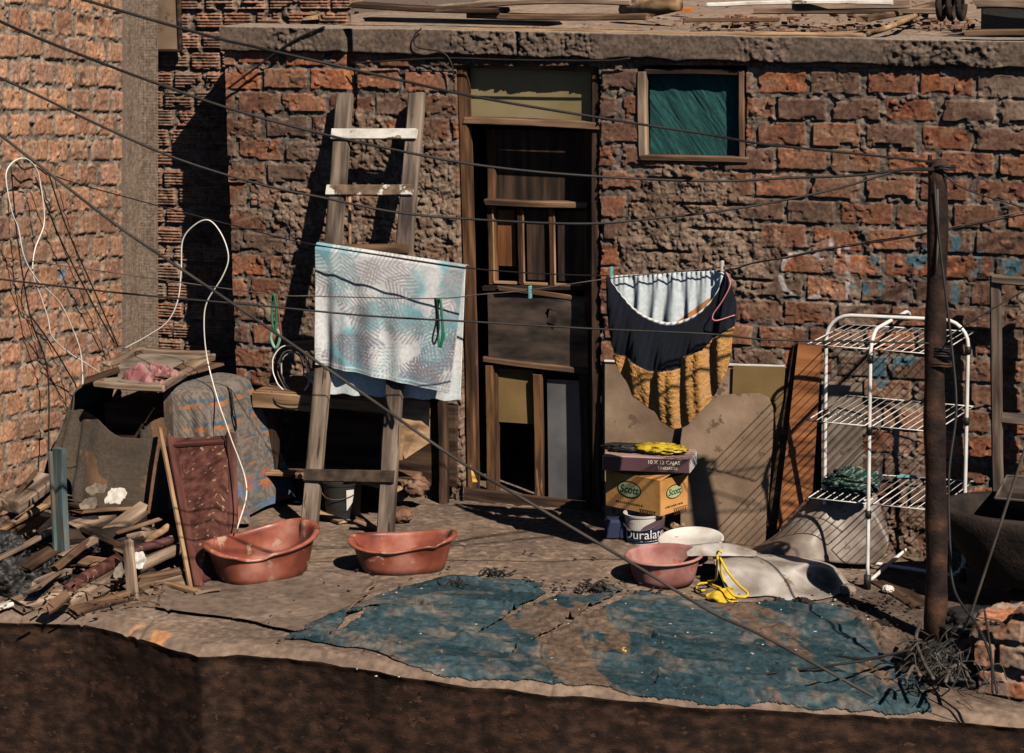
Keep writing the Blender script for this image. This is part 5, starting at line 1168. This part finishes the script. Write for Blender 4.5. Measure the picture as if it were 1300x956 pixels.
# ================================================================== YELLOW HANGERS
yel = flat('yellow_plastic', (226, 188, 36), rough=.4)
yd = flat('yellow_cloth', (214, 176, 48), rough=.8)
def hanger(lab, pts, hook):
    r = thing('clothes_hanger', lab, 'hanger', pts[0], 'yellow hangers on the floor')
    MB().tube(spline(pts, 6), .006, 7).build('hanger_frame', yel, r, smooth=True)
    MB().tube(spline(hook, 6), .005, 7).build('hook', yel, r, smooth=True)
hanger('yellow hanger leaning on the curled plastic sheet', [F_(914, 708, .22), F_(924, 726, .17), F_(937, 742, .11), F_(949, 753, .06), F_(945, 758, .05), F_(932, 756, .05), F_(922, 744, .09), F_(916, 726, .15), F_(914, 708, .22)], [F_(912, 709, .14), F_(910, 703, .16), F_(913, 699, .18), F_(917, 702, .17)])
hanger('yellow hanger lying flat with its hook to the left', [F_(911, 708, .20), F_(910, 722, .13), F_(908, 736, .05), F_(898, 739, .012), F_(908, 744, .012), F_(922, 748, .012), F_(918, 738, .02), F_(911, 735, .03)], [F_(898, 740, .012), F_(888, 741, .012), F_(884, 746, .012), F_(888, 750, .012), F_(895, 749, .012)])
ribbon([[F_(896, 756, .03), F_(908, 750, .05), F_(922, 746, .06), F_(932, 745, .04)], [F_(898, 761, .02), F_(910, 757, .045), F_(922, 754, .03), F_(930, 752, .02)], [F_(904, 765, .004), F_(914, 764, .02), F_(926, 765, .004), F_(937, 766, .004)]], 40, 20, yd, 'yellow_rag', 'small yellow rag bunched on the yellow hangers', .02, 3, .005, 'rag')

# ================================================================== DRYING RACK
rk = thing('drying_rack', 'white wire drying rack with three tiers standing beside the iron pole', 'drying rack', fl(1100, 715))
def loop(A, B_, zt, nm, r=.0092):
    A = Vector(A); B_ = Vector(B_); d = (B_-A).normalized(); rc = .12; pts = []
    zb_ = lambda p: float(zf(p.x))+.03
    for P_, s in ((A, 1), (B_, -1)):
        q = []
        for k in range(7): a = k/6*math.pi/2; q.append(P_+d*s*rc*(1-math.cos(a))+Vector((0, 0, zt-rc+rc*math.sin(a))))
        lo = []
        for k in range(5): a = k/4*math.pi/2; lo.append(P_+d*s*.07*(1-math.sin(a))+Vector((0, 0, zb_(P_)+.07*(1-math.cos(a)))))
        # lo: from bottom bar to upright
        seq = lo+[P_+Vector((0, 0, z)) for z in np.linspace(zb_(P_)+.1, zt-rc-.01, 6)]+q
        pts = pts+seq if s == 1 else pts+seq[::-1]
    pts.append(pts[0]); return MB().tube(pts, r, 10, cap=False).build(nm, M['white_enamel'], rk, smooth=True)
LA, LB = fl(1046, 714), fl(1216, 742); FB, BB = fl(1101, 748), fl(1153, 702)
LB = Vector((2.42, -.33, 0)); LA.z = LB.z = FB.z = BB.z = 0
f1 = loop(LA, LB, 1.14, 'tube_frame'); f2 = loop(FB, BB, 1.125, 'tube_frame')
ctr = (FB+BB)/2
for P_ in (LA, LB, FB, BB):
    for z in (1.0, .66, .26): MB().tube([P_+Vector((0, 0, z-.018)), P_+Vector((0, 0, z+.018))], .0145, 10).build('clamp', M['black_plastic'], rk, smooth=True)
    zz = float(zf(P_.x)); MB().tube([P_+Vector((0, 0, zz+.002)), P_+Vector((0, 0, zz+.07))], .017, 10).build('rubber_foot', M['black_plastic'], rk, smooth=True)
dA = (LB-LA).normalized()
MB().tube([ctr-dA*.07+Vector((0, 0, 1.14)), ctr+dA*.08+Vector((0, 0, 1.14))], .016, 10).build('cross_joint', M['black_plastic'], rk, smooth=True)
def shelf(z, q, gap, nw):
    FL, FR, BR, BL = [_pl(a, b_, 2, z) for a, b_ in q]; mb = MB()
    for h0, h1 in ((0, gap[0]), (gap[1], 1)):
        a, b_, c_, d_ = FL.lerp(FR, h0), FL.lerp(FR, h1), BL.lerp(BR, h1), BL.lerp(BR, h0)
        mb.tube([a, b_], .0028, 6); mb.tube([b_, c_], .0028, 6); mb.tube([c_, d_], .0028, 6); mb.tube([d_, a], .0028, 6)
        for k in range(1, nw): f = k/nw; mb.tube([a.lerp(b_, f), d_.lerp(c_, f)], .0019, 5)
    return mb.build('wire_shelf', M['white_enamel'], rk, smooth=True)
shelf(1.05, [(1025, 437), (1190, 450), (1237, 421), (1075, 412)], (.46, .52), 7)
shelf(.70, [(1024, 534), (1186, 548), (1236, 516), (1075, 502)], (.46, .52), 7)
shelf(.30, [(1026, 632), (1186, 648), (1236, 611), (1075, 600)], (.46, .52), 7)
# dark green plaid cloth on the bottom tier
c = _pl(1084, 612, 2, .34); n = 110; u, v = np.meshgrid(np.linspace(0, 1, n), np.linspace(0, 1, n), indexing='ij')
th, ph = u*2*np.pi, v*np.pi
r = .5+.30*np.abs(fbm(np.cos(th)*np.sin(ph)*2.2+5, np.cos(ph)*2.2+np.sin(th)*np.sin(ph)*2+5, 4, 601)-.5)*2
P = np.stack([c.x+.21*r*np.cos(th)*np.sin(ph)*1.15, c.y+.13*r*np.sin(th)*np.sin(ph)*1.3, c.z+.12*r*np.cos(ph)], -1)
a, b_ = P[..., 0]*28+P[..., 2]*18, P[..., 2]*34-P[..., 0]*14
Cp = mixc((.012, .035, .028), (.02, .06, .045), fbm(u*20, v*20, 3, 602)); Cp = mixc(Cp, (.30, .33, .27), ((np.abs(a % 1-.5) < .05) | (np.abs(b_ % 1-.5) < .05))*.75); Cp = mixc(Cp, (.005, .012, .012), (((a+.5) % 1 < .3)*((b_+.5) % 1 < .4))*.7)
tag(grid('plaid_cloth', P, M['cloth'], None, cols=Cp), 'bundled dark green plaid cloth on the lowest tier of the rack', 'cloth')
for i, (px, py, w_, mm, lab) in enumerate([(1150, 606, .09, 'teal_peg', 'teal pegs lying on the lowest rack tier near its middle'), (1228, 610, .03, 'teal_peg', 'teal peg at the right corner of the lowest rack tier')]):
    c = _pl(px, py, 2, .31); o = MB()
    for k in range(2): o.box(c+Vector((k*.01, .012*k, .004)), (w_, .012, .012), Matrix.Rotation(.3-.5*k, 3, 'Z'), bev=.002)
    tag(o.build('clothes_peg', M[mm]), lab, 'clothes peg')

# ================================================================== IRON POLE
pb0 = fl(1187, 812); top = _pl(1189, 203, 1, pb0.y)
pole = thing('iron_pole', 'rusty iron pole rising in front of the drying rack with cables tied on', 'pole', pb0)
pp = [pb0.lerp(top, f)+Vector((.006*math.sin(f*9), .004*math.sin(f*7), 0)) for f in np.linspace(0, 1, 24)]
MB().tube(pp, [.050*(1-.16*f)+.003*math.sin(f*31) for f in np.linspace(0, 1, 24)], 18).build('pole_tube', M['rust'], pole, smooth=True)
MB().tube([top+Vector((-.03, 0, -.02)), top+Vector((-.028, 0, .02))], .01, 8).build('top_lug', M['rust'], pole)
def wrap(z, n, rad, m_, nm='wire_wrap'):
    pts = []
    for k in range(n*14+1): a = k/14*2*math.pi; pts.append(Vector((pole.location.x, pole.location.y, 0))+Vector((math.cos(a)*(rad), math.sin(a)*(rad), z+.011*k/14+.004*math.sin(a*3))))
    MB().tube(pts, .0055, 5).build(nm, m_, pole, smooth=True)
zat = lambda py: _pl(1187, py, 1, pb0.y).z
wrap(zat(452), 4, .050, M['cable']); wrap(zat(465), 2, .052, M['rust']); wrap(zat(216), 2, .047, M['cable'])
MB().tube([at(1190, 240, -pb0.y+.05), at(1191, 300, -pb0.y+.052), at(1188, 345, -pb0.y+.055)], .006, 6).build('tied_wire', M['cable_grey'], pole, smooth=True)

# ================================================================== WOODEN FRAME AT THE RIGHT
fr = thing('timber_rack', 'bare grey wooden frame standing off the wall at the right edge', 'frame', at(1266, 640, .20))
vboard('post', at(1267, 645, .20), at(1264, 349, .20), .052, .045, M['ladder_wood'], fr, ragged=.004)
vboard('top_rail', at(1260, 354, .22), at(1345, 360, .22), .04, .04, M['ladder_wood'], fr, ragged=.004)
vboard('middle_rail', at(1272, 530, .20), at(1345, 540, .20), .05, .035, M['ladder_wood'], fr, ragged=.004)
vboard('post', at(1338, 655, .20), at(1335, 355, .20), .052, .045, M['ladder_wood'], fr, ragged=.004)

# ================================================================== STONE SINK AND TRAY
sx, sy = 2.86, -.62; sz = _pl(1225, 655, 1, sy-.25).z
V, F = lathe([(.001, 0), (.50, .0), (.64, .05), (.80, .16), (.97, .26), (1.0, .30), (1.0, .335), (.97, .345), (.86, .345), (.83, .33), (.76, .22), (.5, .16), (.001, .15)], (0, 0, 0), 72)
V = [Vector((sx+math.copysign(abs(v.x)**.8, v.x)*.50, sy+math.copysign(abs(v.y)**.8, v.y)*.30, sz-.345+v.z)) for v in V]
sink = mesh_obj('stone_sink', V, F, M['dark_stone'], None, smooth=True); tag(sink, 'dark stained stone laundry sink at the right edge behind the pole', 'sink')
MB().box((sx+.05, sy+.05, (sz-.345-.15)/2-.02), (.42, .36, sz-.345+.15), bev=.01).build('pedestal', M['dark_stone'], sink)
a = _pl(1263, 646, 2, sz+.02); b_ = _pl(1278, 617, 2, sz+.02); L_ = .42
tr = thing('metal_tray', 'shallow grey metal tray resting across the sink rim', 'tray', (a+b_)/2)
ex_ = Vector((1, -.06, 0)).normalized(); ey_ = (b_-a)
q = [a, a+ex_*L_, b_+ex_*L_, b_]; ins = [p.lerp((q[0]+q[2])/2, .14) for p in q]
tm = MB()
for i in range(4):
    j = (i+1) % 4; tm.add([q[i]+Zv*.05, q[j]+Zv*.05, ins[j], ins[i]], [(0, 1, 2, 3)])
tm.add(ins, [(0, 1, 2, 3)]); tm.build('tray_pan', M['sheet_metal'], tr, solid=.004)
tm = MB()
for i in range(4): tm.tube([q[i]+Zv*.05, q[(i+1) % 4]+Zv*.05], .006, 6)
tm.build('rolled_rim', M['cable_grey'], tr)
cc_ = (q[0]+q[2])/2+Zv*.02; o = MB().box(cc_-ex_*.05, (.07, .05, .025), Matrix.Rotation(.5, 3, 'Z'), bev=.005).build('soap_bar', M['wood_tan']); tag(o, 'tan bar of soap lying in the metal tray', 'soap')

# ================================================================== BROKEN BRICK STUB, RAG BUNDLE
st = thing('brick_stub', 'broken sunlit brick stub wall at the lower right corner', 'wall', fl(1275, 866))
ys_ = np.arange(0, .62, .006); vs_ = np.arange(0, .80, .006); u, v = np.meshgrid(ys_, vs_, indexing='ij')
S0 = fl(1240, 876); 
bmk, h, bid, bid2, d = brick_field(u*1.0+3, v, .25, .12, .014, 63, depth=.03)
C = brick_col(u, v, bmk, bid, bid2, 63, [(.38, .15, .075), (.30, .12, .07), (.34, .17, .10)], (.30, .22, .165), dustk=.7)
C = mixc(C, (.30, .22, .17), sst(.45, .6, fbm(u*6, v*6, 4, 64))*.6)
topz = .58+.10*sst(.12, .2, u)-.05*(fbm(u*9, v*0, 3, 65))
mkf = (v < topz)[:-1, :-1]
dirx = Vector((.97, -.22, 0)).normalized(); dn2 = Vector((-.22, -.97, 0))
B0 = np.array([S0.x, S0.y, S0.z-.25])
vz = np.minimum(v, topz)
P = B0+u[..., None]*np.array(dirx)+vz[..., None]*np.array([0, 0, 1])+(h+.01*(fbm(u*4, v*4, 3, 66)-.5))[..., None]*np.array(dn2)
grid('bricks', P, M['masonry'], st, cols=C)
# rough top and left end
uu = np.arange(0, .62, .008); ww = np.arange(0, .26, .008); u, w_ = np.meshgrid(uu, ww, indexing='ij')
tz_ = .58+.10*sst(.12, .2, u)-.05*(fbm(u*9, u*0, 3, 65))+.05*sst(0, .03, w_)*(fbm(u*12, w_*12, 4, 67)-.45)
P = B0+u[..., None]*np.array(dirx)+tz_[..., None]*np.array([0, 0, 1])-w_[..., None]*np.array(dn2)
Ct = mixc((.40, .17, .09), (.33, .25, .19), sst(.42, .58, fbm(u*10, w_*10, 4, 68)))
grid('broken_top', P, M['masonry'], st, cols=Ct)
vv2 = np.arange(0, .52, .01); v, w_ = np.meshgrid(vv2, ww, indexing='ij')
P = B0+np.array(dirx)*-.0+v[..., None]*np.array([0, 0, 1.08])-w_[..., None]*np.array(dn2)+(.02*(fbm(v*14, w_*14, 4, 69)-.5))[..., None]*np.array(dirx)
grid('end_face', P, M['masonry'], st, cols=np.ones(P.shape)*np.array([.2, .14, .1]))
o = lump('broken_brick', B0_ if False else Vector(B0)+dirx*.42-dn2*.10+Vector((0, 0, .72)), .11, M['rock'], 71, amp=.3, fr=1.6, sq=(1.3, .9, .75)); tag(o, 'loose broken brick lying on top of the corner stub', 'brick')
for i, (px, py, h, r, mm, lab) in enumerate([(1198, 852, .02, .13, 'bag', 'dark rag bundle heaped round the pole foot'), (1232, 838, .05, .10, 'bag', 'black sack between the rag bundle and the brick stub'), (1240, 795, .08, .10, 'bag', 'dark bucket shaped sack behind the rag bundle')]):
    tag(lump('rag_bundle', fl(px, py, h), r, M[mm], 75+i, sq=(1.3, 1, .7), amp=.38, fr=1.5, crease=True, sub=5), lab, 'rag')  # near-black rag colour stands in for the deep shade at the pole foot
mb = MB(); rr = random.Random(12)
for k in range(70):
    c = fl(rr.gauss(1200, 20), rr.gauss(846, 11), rr.uniform(.03, .14)); R_ = rr.uniform(.02, .07); a0 = rr.uniform(0, 6.28); n_ = Vector((rr.uniform(-1, 1), rr.uniform(-1, 1), rr.uniform(-.2, 1))).normalized(); x_ = n_.orthogonal().normalized(); y_ = n_.cross(x_)
    mb.tube([c+x_*R_*math.cos(a0+j*.42)*(1+.25*math.sin(j*1.3+k))+y_*R_*.7*math.sin(a0+j*.42)+n_*.01*j for j in range(rr.randint(6, 13))], rr.uniform(.0015, .0045), 5)
tag(mb.build('tangled_wire', M['bag'], smooth=True), 'tangle of dark wires and netting loops heaped at the pole foot', 'wire tangle', kind='stuff')
for i, (pts, mm, lab) in enumerate([([(1168, 792), (1163, 812), (1172, 840), (1185, 862)], 'cable_grey', 'pale cord curling down the left of the rag bundle'), ([(1200, 866), (1208, 848), (1222, 845), (1230, 862)], 'cable_grey', 'light strap arching over the front of the rag bundle'), ([(1150, 862), (1160, 846), (1168, 858)], 'cable_grey', 'short frayed cord at the far left of the bundle')]):
    cable('cord', [fl(a, b_, .16) for a, b_ in pts], .008, M[mm], lab, 'cord')
mb = MB(); rr = random.Random(55)
for k in range(34):
    c = fl(rr.gauss(1195, 34), rr.gauss(842, 14), rr.uniform(.08, .2)); a = rr.uniform(0, 6.28); L_ = rr.uniform(.05, .16)
    mb.tube(spline([c, c+Vector((math.cos(a)*L_*.5, math.sin(a)*L_*.4, rr.uniform(0, .04))), c+Vector((math.cos(a+.7)*L_, math.sin(a+.7)*L_*.6, rr.uniform(-.12, -.02)))], 4), rr.uniform(.001, .0028), 4)
tag(mb.build('frayed_fibres', M['cable_grey']), 'pale frayed fibres and straw tangled over the dark rag bundle', 'fibres', kind='stuff')
o = MB().box(fl(1245, 812, .09), (.10, .05, .26), Matrix.Rotation(.3, 3, 'Y'), bev=.01).build('concrete_chunk', M['concrete']); tag(o, 'tilted grey concrete chunk left of the brick stub', 'chunk')
o = plank('scrap_plank', fl(1120, 738, .005), fl(1172, 770, .005), .12, .012, M['wood_dark'], None, seed=44); tag(o, 'dark flat board on the floor left of the pole', 'board')

# ================================================================== BLUE NETTING ON THE FLOOR
poly = [(362, 812), (392, 796), (430, 779), (480, 757), (530, 744), (560, 733), (610, 738), (650, 736), (690, 742), (694, 752), (740, 756), (765, 750), (800, 752), (860, 760), (930, 768), (1000, 765), (1060, 768), (1110, 785), (1150, 808), (1158, 850), (1180, 902), (1000, 889), (850, 881), (700, 870), (600, 859), (520, 846), (430, 822)]
def cnet(X, Y, d):
    n1 = fbm(X*3.2, Y*4.5, 8, 700, .6); n2 = fbm(X*16, Y*20, 5, 701); n3 = fbm(X*1.5, Y*2.2, 3, 702)
    C = mixc((.024, .050, .062), (.055, .095, .11), n2); C = mixc(C, (.010, .032, .042), sst(.5, .68, fbm(X*2.1, Y*7, 4, 703))*.75)
    dust = sst(.47, .66, n1*.55+n2*.35+n3*.10)
    C = mixc(C, (.19, .15, .12), dust*.7); C = mixc(C, (.17, .10, .06), sst(.62, .66, fbm((X+Y*.8)*3.0+3, (Y-X*.5)*1.3, 7, 704, .6))*.7)
    tex = .5+.5*np.sin(X*420)*np.sin(Y*420); C = C*(.88+.2*tex)[..., None]
    c1 = fl(700, 790); c2 = fl(600, 760)
    # two long tears that show the floor
    hole = np.zeros(X.shape, bool)
    for (p, q, w_) in [((640, 838), (800, 752), .030), ((600, 812), (700, 756), .022), ((415, 812), (470, 775), .03)]:
        a = fl(*p); b2_ = fl(*q); t = np.clip(((X-a.x)*(b2_.x-a.x)+(Y-a.y)*(b2_.y-a.y))/((b2_.x-a.x)**2+(b2_.y-a.y)**2), 0, 1)
        dd = np.hypot(X-a.x-t*(b2_.x-a.x), Y-a.y-t*(b2_.y-a.y)); hole |= dd < w_*t*(.3+1.5*fbm(X*9, Y*9, 3, 705))*1.3
    return C, hole
def wnet(X, Y, d):
    rid = np.abs(fbm(X*1.6, Y*4.2, 4, 710)-.5); r2 = np.abs(fbm(X*3.3+5, Y*5, 3, 711)-.5)
    k = .12+.88*sst(0, .12, d)
    return (.026*sst(.045, 0, rid)+.012*sst(.04, 0, r2)+.012*fbm(X*3, Y*6, 3, 713)+.006*fbm(X*20, Y*24, 3, 714))*k-edge_drop(X)*sst(.10, .0, Y-edge_y(X))**2
tag(floor_sheet('blue_netting', poly, M['net'], cnet, h=.006, res=.0055, seed=13, edge=.025, wr=wnet), 'torn dusty blue netting spread over the front of the terrace floor', 'netting')
# litter
o = lump('lemon_rind', fl(793, 829, .018), .022, flat('lemon', (222, 190, 60)), 5, amp=.2); tag(o, 'small yellow rind lying on the blue netting', 'rind')
mb = MB(); rr = random.Random(31)
for i in range(420):
    px, py = rr.uniform(330, 1160), rr.uniform(700, 862)
    if rr.random() < .35: px, py = rr.gauss(1110, 40), rr.gauss(775, 14)
    if rr.random() < .25: px, py = rr.gauss(720, 70), rr.gauss(745, 5)
    s = rr.uniform(.003, .013)
    if fl(px, py).y < edge_y(fl(px, py).x)+.08: continue
    mb.box(fl(px, py, .012+s*.3), (s*rr.uniform(1, 2.4), s, s*.5), Matrix.Rotation(rr.uniform(0, 3), 3, 'Z') @ Matrix.Rotation(rr.uniform(-.5, .5), 3, 'X'))
tag(mb.build('floor_litter', M['dark_stone']), 'crumbs, leaves and dark specks scattered over the floor and netting', 'litter', kind='stuff')
mb = MB(); 
for i in range(60):
    px, py = rr.uniform(400, 1150), rr.uniform(735, 862); s = rr.uniform(.003, .007); mb.box(fl(px, py, .02), (s*2, s, s*.5), Matrix.Rotation(rr.uniform(0, 3), 3, 'Z'))
tag(mb.build('pale_specks', M['white_plastic']), 'tiny pale specks of litter on the netting', 'litter', kind='stuff')
def tuft(px, py, n, L_, lab, m='bag', seed=0):
    rr = random.Random(seed); mb = MB(); c = fl(px, py, .01)
    for k in range(n):
        p0 = c+Vector((rr.uniform(-.6, .6)*L_, rr.uniform(-.3, .3)*L_, 0)); a = rr.uniform(0, 6.28)
        pts = [p0, p0+Vector((math.cos(a)*.3*L_, math.sin(a)*.3*L_, rr.uniform(.1, .3)*L_)), p0+Vector((math.cos(a+.6)*.6*L_, math.sin(a+.6)*.6*L_, rr.uniform(0, .15)*L_))]
        mb.tube(spline(pts, 3), rr.uniform(.0015, .006), 4)
    tag(mb.build('frayed_tuft', M[m]), lab, 'tuft')
tuft(572, 742, 30, .10, 'dark frayed tuft at the top left edge of the netting', seed=1); tuft(628, 730, 18, .09, 'dark tuft on the floor behind the middle of the netting', seed=2)
tuft(760, 748, 24, .11, 'dark tuft at the end of the long tear in the netting', seed=3); tuft(768, 792, 9, .07, 'pale dry sprig lying in the middle of the netting', 'wood_tan', seed=4)
for i, (px, py, r, lab) in enumerate([(1018, 764, .035, 'brown dry clump in front of the curled sheet'), (990, 762, .02, 'small brown clod left of the dry clump'), (1118, 792, .03, 'reddish clod on the stained floor by the pole'), (1100, 770, .03, 'dark clod on the stain in front of the rack')]):
    tag(lump('dirt_clod', fl(px, py, .012), r, M['dark_stone'], 330+i, amp=.5, fr=3, sq=(1.2, 1, .5)), lab, 'clod')
